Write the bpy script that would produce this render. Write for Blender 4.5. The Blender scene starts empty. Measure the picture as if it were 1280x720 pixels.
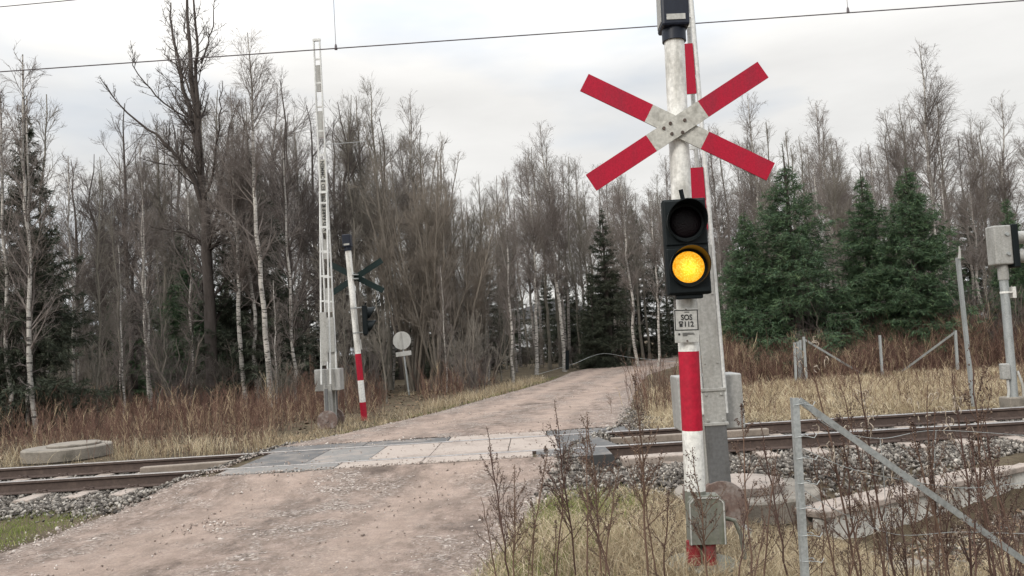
import bpy, math, random
import numpy as np
from mathutils import Vector, Matrix

rs = np.random.RandomState(7)
random.seed(7)
SC = bpy.context.scene
COL = SC.collection
R = math.radians

# ------------------------------------------------------------------ camera
F, PITCH, ROLL, YAW, H = 1000.0, R(4.0), R(-3.6), R(1.33), 1.5
def _rx(a):
    c, s = math.cos(a), math.sin(a); return np.array([[1,0,0],[0,c,-s],[0,s,c]])
def _rz(a):
    c, s = math.cos(a), math.sin(a); return np.array([[c,-s,0],[s,c,0],[0,0,1]])
RC = _rz(YAW) @ _rx(math.pi/2+PITCH) @ _rz(ROLL)
def at(px, py, y):
    """point seen at a pixel of the photograph, at distance y along the road"""
    d = RC @ np.array([(px-640)/F, -(py-360)/F, -1.0]); t = y/d[1]
    return np.array([d[0]*t, y, H+d[2]*t])
def hor(px): return 430 - (px-640)*0.0629
cd = bpy.data.cameras.new('camera'); cam = bpy.data.objects.new('camera', cd); COL.objects.link(cam)
cam.location = (0,0,H)
cam.rotation_euler = Matrix(RC.tolist()).to_euler()
cd.sensor_width = 36; cd.lens = 36*F/1280; cd.clip_start = .05; cd.clip_end = 3000
SC.camera = cam

# ------------------------------------------------------------------ materials
def new_mat(name):
    m = bpy.data.materials.new(name); m.use_nodes = True
    nt = m.node_tree; nt.nodes.clear()
    out = nt.nodes.new('ShaderNodeOutputMaterial'); b = nt.nodes.new('ShaderNodeBsdfPrincipled')
    nt.links.new(b.outputs[0], out.inputs[0]); return m, nt, b
def ramp(nt, stops, interp='LINEAR'):
    r = nt.nodes.new('ShaderNodeValToRGB'); e = r.color_ramp.elements
    r.color_ramp.interpolation = interp
    while len(e) < len(stops): e.new(0.5)
    for k, (p, c) in enumerate(stops):
        e[k].position = p
        e[k].color = (c, c, c, 1) if not hasattr(c, '__len__') else (*c, 1)
    return r
def noise(nt, scale, detail=4, rough=.55, coord=None, vec=None, mapscale=None):
    n = nt.nodes.new('ShaderNodeTexNoise'); n.inputs['Scale'].default_value = scale
    n.inputs['Detail'].default_value = detail; n.inputs['Roughness'].default_value = rough
    if coord is None:
        tc = nt.nodes.new('ShaderNodeTexCoord'); coord = tc.outputs['Object']
    if mapscale:
        mp = nt.nodes.new('ShaderNodeMapping'); mp.inputs['Scale'].default_value = mapscale
        nt.links.new(coord, mp.inputs[0]); coord = mp.outputs[0]
    nt.links.new(coord, n.inputs['Vector']); return n
def mixc(nt, fac, a, b, mode='MIX'):
    m = nt.nodes.new('ShaderNodeMix'); m.data_type = 'RGBA'; m.blend_type = mode
    for sock, v in ((m.inputs[0], fac), (m.inputs[6], a), (m.inputs[7], b)):
        if hasattr(v, 'is_linked'): nt.links.new(v, sock)
        elif hasattr(v, '__len__'): sock.default_value = (*v, 1)
        else: sock.default_value = v
    return m.outputs[2]
def bump(nt, b, src, strength, dist):
    bp = nt.nodes.new('ShaderNodeBump'); bp.inputs['Strength'].default_value = strength
    bp.inputs['Distance'].default_value = dist
    nt.links.new(src, bp.inputs['Height']); nt.links.new(bp.outputs[0], b.inputs['Normal'])
def worn(name, col, dirt=(.12,.10,.08), amount=.35, rough=.5, metal=0, scale=6, streak=True, bmp=.0, fine=40, spec=.5):
    """paint, metal or concrete with blotches, vertical run marks and speckle"""
    m, nt, b = new_mat(name)
    n1 = noise(nt, scale, 6, .65, mapscale=(1,1,.25) if streak else None)
    r1 = ramp(nt, [(.48, 0), (.72, 1)]); nt.links.new(n1.outputs[0], r1.inputs[0])
    n2 = noise(nt, fine, 3, .6)
    r2 = ramp(nt, [(.35, .82), (.65, 1.1)]); nt.links.new(n2.outputs[0], r2.inputs[0])
    mu = nt.nodes.new('ShaderNodeMath'); mu.operation = 'MULTIPLY'; mu.inputs[1].default_value = amount
    nt.links.new(r1.outputs[0], mu.inputs[0])
    c = mixc(nt, mu.outputs[0], col, dirt)
    c = mixc(nt, 1.0, c, r2.outputs[0], 'MULTIPLY')
    nt.links.new(c, b.inputs['Base Color'])
    b.inputs['Roughness'].default_value = rough; b.inputs['Metallic'].default_value = metal
    b.inputs['Specular IOR Level'].default_value = spec
    if bmp: bump(nt, b, n2.outputs[0], bmp, .01)
    return m
def attr_mat(name, stops, rough=.85, trans=0, noise_scale=None):
    """colour picked per blade, stone or leaf through the 'rnd' attribute"""
    m, nt, b = new_mat(name)
    a = nt.nodes.new('ShaderNodeAttribute'); a.attribute_name = 'rnd'
    r = ramp(nt, stops); nt.links.new(a.outputs['Fac'], r.inputs[0])
    c = r.outputs[0]
    if noise_scale:
        n = noise(nt, noise_scale, 3); rr = ramp(nt, [(.3, .6), (.7, 1.25)]); nt.links.new(n.outputs[0], rr.inputs[0])
        c = mixc(nt, 1.0, c, rr.outputs[0], 'MULTIPLY')
    nt.links.new(c, b.inputs['Base Color']); b.inputs['Roughness'].default_value = rough
    b.inputs['Specular IOR Level'].default_value = .2
    if trans:
        t = nt.nodes.new('ShaderNodeBsdfTranslucent'); nt.links.new(c, t.inputs[0])
        mx = nt.nodes.new('ShaderNodeMixShader'); mx.inputs[0].default_value = trans
        nt.links.new(b.outputs[0], mx.inputs[1]); nt.links.new(t.outputs[0], mx.inputs[2])
        out = [n for n in nt.nodes if n.type == 'OUTPUT_MATERIAL'][0]; nt.links.new(mx.outputs[0], out.inputs[0])
    return m

M = {}
M['white'] = worn('white_paint', (.68,.67,.63), (.15,.135,.10), .85, .5, scale=6)
M['boompaint'] = worn('dull_white_tube_paint', (.56,.56,.54), (.22,.21,.19), .6, .5, scale=5)
M['red'] = worn('red_paint', (.37,.008,.028), (.10,.03,.03), .30, .5, scale=8, spec=.25)
M['redsign'] = worn('red_sign_film', (.34,.006,.026), (.17,.02,.035), .55, .6, scale=6, streak=True, fine=120, spec=.2)
M['greysign'] = worn('grey_white_sign_film', (.42,.41,.37), (.12,.11,.09), .6, .6, scale=14, streak=False, spec=.25)
M['galv'] = worn('galvanised_steel', (.33,.345,.34), (.14,.14,.13), .6, .5, .35, scale=14, fine=70)
M['cabinet'] = worn('grey_cabinet', (.29,.285,.27), (.13,.12,.10), .6, .55, scale=4)
M['greypaint'] = worn('grey_paint', (.30,.295,.275), (.12,.11,.09), .65, .55, scale=7)
M['lightgrey'] = worn('light_grey_cabinet', (.40,.395,.37), (.17,.16,.13), .6, .5, scale=5)
M['darkgrey'] = worn('dark_grey_steel', (.10,.10,.10), (.04,.035,.03), .6, .6, scale=9)
M['mossgrey'] = worn('mossy_grey_plate', (.15,.15,.125), (.075,.088,.04), .85, .7, scale=8)
M['rusty'] = worn('rusty_disc', (.12,.08,.066), (.30,.28,.26), .8, .8, scale=7, streak=False)
M['dirtyred'] = worn('dirty_flaking_red_paint', (.22,.02,.025), (.13,.12,.10), .95, .8, scale=12, streak=False, spec=.2)
M['navy'] = worn('navy_black_plastic', (.007,.010,.020), (.03,.035,.045), .25, .45, scale=10, spec=.3)
M['black'] = worn('black_plastic', (.004,.007,.008), (.015,.02,.022), .25, .5, scale=12, spec=.18)
M['darkgreen'] = worn('dark_green_back', (.006,.016,.015), (.02,.028,.026), .4, .6, scale=5, spec=.2)
M['wire'] = worn('copper_wire', (.06,.045,.05), (.03,.03,.03), .3, .5, scale=3)
M['concrete'] = worn('weathered_concrete', (.20,.175,.145), (.07,.062,.048), .85, .9, scale=4, streak=False, bmp=.3, fine=60)
M['concrete_pink'] = worn('pinkish_concrete', (.29,.24,.205), (.11,.095,.078), .85, .9, scale=4, streak=False, bmp=.4, fine=50)
M['concrete_wall'] = worn('pale_stained_concrete', (.46,.445,.405), (.13,.105,.08), .9, .9, scale=3, bmp=.3, fine=50)
M['rubber'] = worn('grey_rubber', (.075,.073,.072), (.23,.195,.168), .8, .85, scale=2.8, streak=False, bmp=.2)
M['rubber_side'] = worn('black_rubber', (.02,.02,.02), (.05,.05,.05), .4, .7)
M['panel_light'] = worn('pale_crossing_slab', (.30,.25,.215), (.19,.152,.128), 1.0, .9, scale=2.4, streak=False, bmp=.3)
M['panel_mid'] = worn('grey_crossing_slab', (.15,.142,.133), (.28,.23,.195), 1.0, .85, scale=2.6, streak=False, bmp=.3)
M['text'] = worn('dark_lettering', (.015,.015,.015), (.03,.03,.03), .2, .5)
M['mirror'] = worn('dull_glass', (.4,.4,.4), (.2,.2,.2), .2, .25, scale=5)
M['timber'] = worn('weathered_timber', (.20,.165,.135), (.10,.08,.06), .6, .9, scale=5, streak=False, bmp=.3)
M['house'] = worn('pale_render', (.62,.63,.64), (.45,.45,.45), .3, .8, scale=.5)
M['roof'] = worn('grey_roof', (.14,.14,.15), (.08,.08,.08), .4, .8, scale=1)
M['pane'] = worn('dark_pane', (.03,.035,.04), (.05,.05,.05), .2, .15)
M['head'] = worn('worn_rail_head', (.30,.28,.265), (.14,.11,.095), .6, .38, .65, scale=6, streak=False)
M['rust'] = worn('rail_rust', (.062,.042,.034), (.12,.085,.068), .6, .85, scale=8, streak=False, bmp=.2)

# lit amber lens: brighter towards the bulb behind the prisms
m, nt, b = new_mat('amber_lens'); M['amber'] = m
tc = nt.nodes.new('ShaderNodeTexCoord')
vo = nt.nodes.new('ShaderNodeTexVoronoi'); vo.inputs['Scale'].default_value = 95; nt.links.new(tc.outputs['Object'], vo.inputs['Vector'])
rv = ramp(nt, [(0, (1,.66,.12)), (.5, (1,.44,.02)), (1, (.80,.25,.0))]); nt.links.new(vo.outputs['Distance'], rv.inputs[0])
ln = nt.nodes.new('ShaderNodeVectorMath'); ln.operation = 'LENGTH'; nt.links.new(tc.outputs['Object'], ln.inputs[0])
rl = ramp(nt, [(0, 1.0), (.025, .55), (.07, .28), (.11, .20)]); nt.links.new(ln.outputs['Value'], rl.inputs[0])
mu = nt.nodes.new('ShaderNodeMath'); mu.operation = 'MULTIPLY'; mu.inputs[1].default_value = 3.6
nt.links.new(rl.outputs[0], mu.inputs[0]); nt.links.new(mu.outputs[0], b.inputs['Emission Strength'])
nt.links.new(rv.outputs[0], b.inputs['Emission Color']); b.inputs['Base Color'].default_value = (.5,.2,.01,1); b.inputs['Roughness'].default_value = .3
m, nt, b = new_mat('unlit_red_lens'); M['redlens'] = m
b.inputs['Base Color'].default_value = (.004,.002,.003,1); b.inputs['Roughness'].default_value = .4; b.inputs['Specular IOR Level'].default_value = .15
vo = nt.nodes.new('ShaderNodeTexVoronoi'); vo.inputs['Scale'].default_value = 95
tc = nt.nodes.new('ShaderNodeTexCoord'); nt.links.new(tc.outputs['Object'], vo.inputs['Vector']); bump(nt, b, vo.outputs['Distance'], .5, .004)

# bark, twigs, needles, grasses, stones
def bark(name, base, marks, kind):
    m, nt, b = new_mat(name)
    if kind == 'birch':
        n = noise(nt, 5, 5, .6, mapscale=(1,1,5)); r = ramp(nt, [(.52, base), (.60, marks)]); nt.links.new(n.outputs[0], r.inputs[0])
        n2 = noise(nt, 1.2, 3); r2 = ramp(nt, [(.35, .55), (.6, 1.0)]); nt.links.new(n2.outputs[0], r2.inputs[0])
        c = mixc(nt, 1.0, r.outputs[0], r2.outputs[0], 'MULTIPLY')
    else:
        n = noise(nt, 9, 6, .7, mapscale=(1,1,.25)); r = ramp(nt, [(.3, marks), (.7, base)]); nt.links.new(n.outputs[0], r.inputs[0])
        c = r.outputs[0]; bump(nt, b, n.outputs[0], .6, .02)
    nt.links.new(c, b.inputs['Base Color']); b.inputs['Roughness'].default_value = .9; b.inputs['Specular IOR Level'].default_value = .2
    return m
M['birch'] = bark('birch_bark', (.46,.43,.39), (.07,.06,.055), 'birch')
M['bark'] = bark('grey_brown_bark', (.21,.185,.155), (.10,.085,.07), 'rough')
M['palebark'] = bark('dull_birch_bark', (.30,.275,.25), (.07,.06,.055), 'birch')
M['darkbark'] = bark('dark_bark', (.095,.080,.072), (.045,.037,.032), 'rough')
M['aspen'] = bark('olive_grey_bark', (.22,.20,.165), (.10,.09,.075), 'rough')
M['twig'] = worn('grey_brown_twigs', (.19,.17,.145), (.12,.105,.09), .5, .9, scale=.8, streak=False, spec=.15)
M['twig_red'] = worn('birch_twigs', (.20,.172,.155), (.13,.11,.10), .5, .9, scale=.8, streak=False, spec=.15)
M['twig_dark'] = worn('dark_twigs', (.12,.102,.093), (.08,.068,.06), .5, .9, scale=.8, streak=False, spec=.15)
M['twig_tan'] = worn('tan_twigs', (.21,.18,.15), (.135,.115,.095), .5, .9, scale=.8, streak=False, spec=.15)
M['needle'] = attr_mat('green_needles', [(0,(.032,.058,.036)), (.5,(.060,.102,.054)), (.85,(.098,.150,.072)), (1,(.16,.21,.10))], .75, .12)
M['needle_dark'] = attr_mat('dark_needles', [(0,(.034,.044,.030)), (.6,(.060,.070,.048)), (1,(.10,.10,.07))], .8, .1)
M['stem_dark'] = attr_mat('dead_weed_stem', [(0,(.045,.028,.024)), (.6,(.085,.050,.040)), (1,(.14,.09,.065))], .9)
M['seed'] = attr_mat('dry_seed_heads', [(0,(.05,.032,.028)), (.6,(.095,.062,.050)), (1,(.19,.14,.10))], .95)
M['fluff'] = attr_mat('pale_curled_pods', [(0,(.26,.20,.15)), (1,(.50,.43,.35))], .9, .2)
M['redstem'] = attr_mat('reddish_dead_stems', [(0,(.060,.034,.028)), (.5,(.125,.070,.054)), (.8,(.20,.125,.09)), (.93,(.34,.26,.17)), (1,(.50,.40,.26))], .9)
M['strawgrass'] = attr_mat('straw_grass', [(0,(.15,.105,.065)), (.35,(.31,.24,.15)), (.7,(.46,.385,.26)), (.92,(.62,.54,.40)), (1,(.20,.22,.09))], .85, .25)
M['greengrass'] = attr_mat('green_grass', [(0,(.09,.10,.03)), (.5,(.15,.19,.05)), (.8,(.24,.27,.08)), (1,(.42,.36,.18))], .8, .3)
M['ballast'] = attr_mat('ballast_stone', [(0,(.045,.039,.034)), (.4,(.11,.097,.084)), (.75,(.20,.178,.155)), (1,(.36,.33,.29))], .85, 0, 25)
M['pebble'] = attr_mat('road_pebble', [(0,(.16,.125,.105)), (.6,(.30,.245,.21)), (1,(.50,.45,.41))], .9)
M['deadleaf'] = attr_mat('fallen_leaves', [(0,(.055,.035,.025)), (.6,(.11,.072,.048)), (1,(.20,.14,.09))], .9)

# ------------------------------------------------------------------ mesh helpers
def link(o, parent=None):
    COL.objects.link(o)
    if parent is not None: o.parent = parent
    return o
def tag(o, label=None, cat=None, group=None, kind=None):
    if label: o['label'] = label
    if cat: o['category'] = cat
    if group: o['group'] = group
    if kind: o['kind'] = kind
    return o
def empty(name, loc=(0,0,0), rz=0):
    o = bpy.data.objects.new(name, None); o.location = loc; o.rotation_euler = (0,0,rz); o.empty_display_size = .2
    COL.objects.link(o); return o
def np_mesh(name, V, faces, mats, rnd=None, smooth=False, midx=None):
    """faces: int array (N,3) or (N,4), or a list of such arrays"""
    if isinstance(faces, np.ndarray): faces = [faces]
    me = bpy.data.meshes.new(name)
    V = np.asarray(V, dtype=np.float32).reshape(-1,3)
    me.vertices.add(len(V)); me.vertices.foreach_set('co', V.ravel())
    L = np.concatenate([f.ravel() for f in faces]).astype(np.int32)
    tot = np.concatenate([np.full(len(f), f.shape[1]) for f in faces]).astype(np.int32)
    st = np.concatenate([[0], np.cumsum(tot)[:-1]]).astype(np.int32)
    me.loops.add(len(L)); me.loops.foreach_set('vertex_index', L)
    me.polygons.add(len(tot)); me.polygons.foreach_set('loop_start', st)
    try: me.polygons.foreach_set('loop_total', tot)
    except Exception: pass
    if smooth: me.polygons.foreach_set('use_smooth', np.ones(len(tot), dtype=bool))
    if midx is not None: me.polygons.foreach_set('material_index', np.asarray(midx, dtype=np.int32))
    for mm in (mats if isinstance(mats, (list, tuple)) else [mats]): me.materials.append(mm)
    if rnd is not None:
        a = me.attributes.new('rnd', 'FLOAT', 'POINT'); a.data.foreach_set('value', np.asarray(rnd, dtype=np.float32))
    me.update(calc_edges=True); me.validate()
    return me
def np_obj(name, me, parent=None): return link(bpy.data.objects.new(name, me), parent)

def tubes(P, Rr, n=3):
    """P (N,K,3), Rr (N,K) -> verts, quads"""
    N, K, _ = P.shape
    T = P[:,-1]-P[:,0]; T /= np.linalg.norm(T, axis=1, keepdims=True)+1e-9
    ref = np.where((np.abs(T[:,2]) > .75)[:,None], np.array([[1.,0,0]]), np.array([[0,0,1.]]))
    U = np.cross(T, ref); U /= np.linalg.norm(U, axis=1, keepdims=True)+1e-9
    W = np.cross(T, U)
    a = np.arange(n)/n*2*math.pi
    off = U[:,None,None,:]*np.cos(a)[None,None,:,None] + W[:,None,None,:]*np.sin(a)[None,None,:,None]
    V = P[:,:,None,:] + off*Rr[:,:,None,None]
    idx = np.arange(N*K*n).reshape(N,K,n)
    A = idx[:,:-1,:]; B = np.roll(A, -1, axis=2); D = idx[:,1:,:]; Cc = np.roll(D, -1, axis=2)
    return V.reshape(-1,3), np.stack([A,B,Cc,D], -1).reshape(-1,4)
def merge(parts):
    Vs, Fs, Rn, o = [], [], [], 0
    for p in parts:
        Vs.append(p[0]); Fs.append(p[1]+o); Rn.append(p[2] if len(p) > 2 else np.zeros(len(p[0]))); o += len(p[0])
    return np.concatenate(Vs), Fs, np.concatenate(Rn)
def kids(P, Rr, n, t0, t1, ang, ln, up, K, rr, jit=.12, rmin=.003, r=rs, flat=0, ref=0):
    """grow n child branches from every polyline"""
    N, K0, _ = P.shape
    pi = np.repeat(np.arange(N), n)
    if ref:      # short parents carry fewer children
        Lp = np.linalg.norm(np.diff(P,axis=1),axis=2).sum(1); pi = pi[r.rand(len(pi)) < Lp[pi]/ref]
    M_ = len(pi)
    t = t0+(t1-t0)*r.rand(M_)
    f = t*(K0-1); i = np.minimum(f.astype(int), K0-2); fr = (f-i)[:,None]
    pos = P[pi,i]*(1-fr)+P[pi,i+1]*fr
    T = P[pi,i+1]-P[pi,i]; T /= np.linalg.norm(T,axis=1,keepdims=True)+1e-9
    rad = Rr[pi,i]*(1-fr[:,0])+Rr[pi,i+1]*fr[:,0]
    L0 = np.linalg.norm(np.diff(P,axis=1),axis=2).sum(1)[pi]
    q = r.randn(M_,3)
    if flat: q[:,2] *= (1-flat)
    q -= (q*T).sum(1,keepdims=True)*T; q /= np.linalg.norm(q,axis=1,keepdims=True)+1e-9
    a = (ang[0]+(ang[1]-ang[0])*r.rand(M_))[:,None]
    d = np.cos(a)*T+np.sin(a)*q
    L = ln(t, L0)*(.6+.6*r.rand(M_))
    out = np.zeros((M_,K,3)); out[:,0] = pos
    w = np.zeros((M_,3))
    for k in range(1,K):
        w += r.randn(M_,3)*jit
        dd = d+w; dd[:,2] += up*k/(K-1); dd /= np.linalg.norm(dd,axis=1,keepdims=True)+1e-9
        out[:,k] = out[:,k-1]+dd*(L/(K-1))[:,None]
    r0 = np.maximum(rad*rr, rmin)
    Ro = r0[:,None]*np.linspace(1,.35,K)[None,:]; Ro = np.maximum(Ro, rmin*.6)
    return out, Ro

class MB:
    """collects shapes for ONE mesh object"""
    def __init__(s): s.v, s.f, s.m = [], [], []
    def add(s, vs, fs, mi=0, M4=None):
        o = len(s.v)
        for p in vs:
            p = Vector(p); s.v.append(M4 @ p if M4 is not None else p)
        for f in fs: s.f.append([o+i for i in f]); s.m.append(mi)
        return s
    def box(s, c, d, mi=0, rot=None):
        x, y, z = d[0]/2, d[1]/2, d[2]/2
        vs = [(-x,-y,-z),(x,-y,-z),(x,y,-z),(-x,y,-z),(-x,-y,z),(x,-y,z),(x,y,z),(-x,y,z)]
        M4 = Matrix.Translation(c) @ (rot.to_4x4() if rot is not None else Matrix())
        return s.add(vs, [(0,3,2,1),(4,5,6,7),(0,1,5,4),(1,2,6,5),(2,3,7,6),(3,0,4,7)], mi, M4)
    def tube(s, pts, rad, n=12, mi=0, cap=True):
        pts = [Vector(p) for p in pts]
        if not hasattr(rad, '__len__'): rad = [rad]*len(pts)
        if not hasattr(mi, '__len__'): mi = [mi]*(len(pts)-1)
        o = len(s.v); u = None
        for k, p in enumerate(pts):
            t = (pts[min(k+1,len(pts)-1)]-pts[max(k-1,0)]).normalized()
            if u is None:
                ref = Vector((1,0,0)) if abs(t.x) < .8 else Vector((0,0,1)); u = t.cross(ref).normalized()
            else: u = (u-t*u.dot(t)).normalized()
            w = t.cross(u)
            for j in range(n):
                a = 2*math.pi*j/n; s.v.append(p+(u*math.cos(a)+w*math.sin(a))*rad[k])
        for k in range(len(pts)-1):
            for j in range(n):
                a, b_ = o+k*n+j, o+k*n+(j+1)%n; s.f.append([a,b_,b_+n,a+n]); s.m.append(mi[k])
        if cap:
            s.f.append([o+j for j in range(n)][::-1]); s.m.append(mi[0])
            e = o+(len(pts)-1)*n; s.f.append([e+j for j in range(n)]); s.m.append(mi[-1])
        return s
    def bar(s, a, b_, w, h, mi=0, up=(0,0,1)):
        """rectangular bar from a to b"""
        a, b_ = Vector(a), Vector(b_); t = (b_-a).normalized(); u = t.cross(Vector(up))
        if u.length < .01: u = t.cross(Vector((0,1,0)))
        u.normalize(); v = u.cross(t)
        vs = [q+u*(w/2*i)+v*(h/2*j) for q in (a,b_) for i, j in ((-1,-1),(1,-1),(1,1),(-1,1))]
        return s.add(vs, [(0,3,2,1),(4,5,6,7),(0,1,5,4),(1,2,6,5),(2,3,7,6),(3,0,4,7)], mi)
    def prism(s, poly, y0, y1, mi=0, M4=None):
        """outline in xz pushed along y"""
        n = len(poly); vs = [(x,y0,z) for x,z in poly]+[(x,y1,z) for x,z in poly]
        fs = [list(range(n)), list(range(2*n-1,n-1,-1))]+[[i,i+n,(i+1)%n+n,(i+1)%n] for i in range(n)]
        return s.add(vs, fs, mi, M4)
    def lathe(s, prof, n=48, mi=0, jit=0):
        """prof: list of (r,z)"""
        vs, fs = [], []
        for r_, z in prof:
            for j in range(n):
                a = 2*math.pi*j/n; vs.append((r_*math.cos(a)+random.uniform(-jit,jit), r_*math.sin(a)+random.uniform(-jit,jit), z+random.uniform(-jit,jit)))
        for k in range(len(prof)-1):
            for j in range(n): fs.append([k*n+j, k*n+(j+1)%n, (k+1)*n+(j+1)%n, (k+1)*n+j])
        fs.append(list(range(n))[::-1]); fs.append([(len(prof)-1)*n+j for j in range(n)])
        return s.add(vs, fs, mi)
    def build(s, name, mats, parent=None, bevel=0, smooth=False):
        me = bpy.data.meshes.new(name); me.from_pydata([tuple(v) for v in s.v], [], s.f)
        for mm in (mats if isinstance(mats,(list,tuple)) else [mats]): me.materials.append(mm)
        me.polygons.foreach_set('material_index', s.m)
        import bmesh
        bm = bmesh.new(); bm.from_mesh(me); bmesh.ops.recalc_face_normals(bm, faces=bm.faces); bm.to_mesh(me); bm.free()
        if smooth: me.polygons.foreach_set('use_smooth', [True]*len(me.polygons)); me.set_sharp_from_angle(angle=R(38))
        me.update()
        o = link(bpy.data.objects.new(name, me), parent)
        if bevel:
            md = o.modifiers.new('bevel','BEVEL'); md.width = bevel; md.segments = 2; md.limit_method = 'ANGLE'; md.angle_limit = R(40)
        return o
def text_part(name, body, size, mat_, parent, M4, ext=.002, width=None):
    cu = bpy.data.curves.new(name,'FONT'); cu.body = body; cu.size = size; cu.extrude = ext; cu.offset = size*.022; cu.align_x = 'CENTER'; cu.align_y = 'CENTER'
    cu.resolution_u = 3
    tmp = bpy.data.objects.new(name+'_c', cu); COL.objects.link(tmp)
    bpy.context.view_layer.update()
    me = bpy.data.meshes.new_from_object(tmp.evaluated_get(bpy.context.evaluated_depsgraph_get()))
    COL.objects.unlink(tmp); bpy.data.objects.remove(tmp); bpy.data.curves.remove(cu)
    xs = [v.co.x for v in me.vertices]; w = max(xs)-min(xs); k = (width/w) if width else 1
    for v in me.vertices: v.co = M4 @ Vector((v.co.x*k, v.co.y, v.co.z))
    me.materials.clear(); me.materials.append(mat_)
    return link(bpy.data.objects.new(name, me), parent)
def copy_tree(o, parent=None):
    c = o.copy(); COL.objects.link(c); c.parent = parent
    for ch in list(o.children): copy_tree(ch, c)
    return c

# ------------------------------------------------------------------ terrain
def ss(a, b_, v): t = np.clip((v-a)/(b_-a),0,1); return t*t*(3-2*t)
ED_Y = np.array([-30, 3, 5.4, 6.6, 8.2, 9.4, 10.5, 11.6, 12.5, 13.5, 18.4, 23.6, 29.4, 36, 42, 50, 60.])
ED_L = np.array([-6.5,-5.0,-4.7,-4.55,-4.5,-4.3,-4.15,-4.1,-4.0,-3.5,-2.1,-.75,.6, 1.6, 3.5, 9, 20.])
ED_R = np.array([-1.2,-.75,-.5,-.28,.0,.25,.45,.9,1.25,1.35,2.1,2.9,4.0,6.2,10,18,30.])
def road_mask(x, y, w=.5):
    l = np.interp(y, ED_Y, ED_L); r_ = np.interp(y, ED_Y, ED_R)
    return ss(l-w, l+.1, x)*(1-ss(r_-.1, r_+w, x))*(y < 60)
def wob(x, y):
    return (np.sin(x*1.7+y*.6)*np.cos(y*1.3-x*.4)+.5*np.sin(x*4.1+1)*np.cos(y*3.7))*.5
def gz(x, y):
    x = np.asarray(x, float); y = np.asarray(y, float)
    rm = road_mask(x, y)
    z = .15*rm*ss(8.3,9.6,y)*(1-.4*ss(13,18,y))
    band = ss(8.6,9.4,y)*(1-ss(12.4,13.2,y))
    z = z - .06*(1-rm)*band
    right = ss(.9,2.2,x)
    z = z - right*.26*(1-ss(7.6,9.3,y))*ss(3.0,6.5,y+x*.6)
    sd_ = (y-7.03)-(x-2.42)*.605; fr_ = ss(2.2,2.7,x)*(1-ss(-.08,.12,sd_))*(1-ss(7,8.5,x))*(1-ss(9,9.6,y))*ss(3.4,4.6,y)
    z = z*(1-fr_)-.50*fr_
    far = ss(12.6,14.5,y)*(1-road_mask(x,y,1.2))
    z = z + far*(.04+.05*wob(x*.5,y*.5))
    z = z + .018*wob(x*1.3,y*1.3)*(1-.6*rm)
    return z
def grid_mesh(name, xs, ys, zf, mat_, smooth=True):
    X, Y = np.meshgrid(xs, ys); Z = zf(X, Y); V = np.stack([X,Y,Z],-1).reshape(-1,3)
    nx, ny = len(xs), len(ys); I = np.arange(nx*ny).reshape(ny,nx)
    Fq = np.stack([I[:-1,:-1],I[:-1,1:],I[1:,1:],I[1:,:-1]],-1).reshape(-1,4)
    return np_mesh(name, V, Fq, mat_, smooth=smooth)
# ground: soil, dead leaves and moss
m, nt, b = new_mat('forest_soil'); M['soil'] = m
geo = nt.nodes.new('ShaderNodeNewGeometry')
n1 = noise(nt, .8, 6, .7, geo.outputs['Position']); n2 = noise(nt, 14, 6, .75, geo.outputs['Position']); n3 = noise(nt, 70, 3, .6, geo.outputs['Position'])
r1 = ramp(nt, [(.3,(.055,.043,.030)), (.5,(.105,.080,.052)), (.62,(.10,.083,.052)), (.8,(.155,.12,.078))]); nt.links.new(n2.outputs[0], r1.inputs[0])
r2 = ramp(nt, [(.35,.65),(.65,1.15)]); nt.links.new(n1.outputs[0], r2.inputs[0])
nt.links.new(mixc(nt, 1.0, r1.outputs[0], r2.outputs[0], 'MULTIPLY'), b.inputs['Base Color'])
b.inputs['Roughness'].default_value = .95; b.inputs['Specular IOR Level'].default_value = .15; bump(nt, b, n3.outputs[0], .8, .03)
xs = np.concatenate([[-900,-400,-200,-100,-60,-40,-30,-24], np.arange(-20,-8,.5), np.arange(-8,8,.12), np.arange(8,20,.5), [24,30,40,60,100,200,400,900]])
ys = np.concatenate([[-300,-80,-20,-5], np.arange(0,4,.4), np.arange(4,16,.12), np.arange(16,40,.5), np.arange(42,70,4), [80,100,150,300,900]])
# the terrain dips a little under the road and the crossing, which lie on it
def ground_z(x, y):
    z = gz(x, y)-.03*road_mask(x, y, .05)*(y < 55)
    return z
tag(np_obj('ground', grid_mesh('ground', xs, ys, ground_z, M['soil'])), kind='structure')

# dirt road
m, nt, b = new_mat('packed_clay_gravel'); M['road'] = m
geo = nt.nodes.new('ShaderNodeNewGeometry'); P_ = geo.outputs['Position']
n1 = noise(nt, .55, 5, .6, P_, mapscale=(1.3,.8,1)); n2 = noise(nt, 5, 6, .7, P_); n3 = noise(nt, 60, 5, .75, P_)
vo = nt.nodes.new('ShaderNodeTexVoronoi'); vo.inputs['Scale'].default_value = 42; nt.links.new(P_, vo.inputs['Vector'])
vr = nt.nodes.new('ShaderNodeSeparateColor'); nt.links.new(vo.outputs['Color'], vr.inputs[0])
base = ramp(nt, [(.28,(.145,.108,.088)), (.5,(.24,.182,.150)), (.72,(.34,.27,.23))]); nt.links.new(n2.outputs[0], base.inputs[0])
peb = ramp(nt, [(0,(.085,.065,.054)), (.45,(.20,.16,.135)), (.8,(.30,.25,.215)), (1,(.48,.43,.39))]); nt.links.new(vr.outputs[0], peb.inputs[0])
pm = ramp(nt, [(.44,0),(.56,1)]); nt.links.new(n1.outputs[0], pm.inputs[0])
n4 = noise(nt, 2.2, 4, .7, P_); pm2 = ramp(nt, [(.46,.1),(.56,1)]); nt.links.new(n4.outputs[0], pm2.inputs[0])
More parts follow.
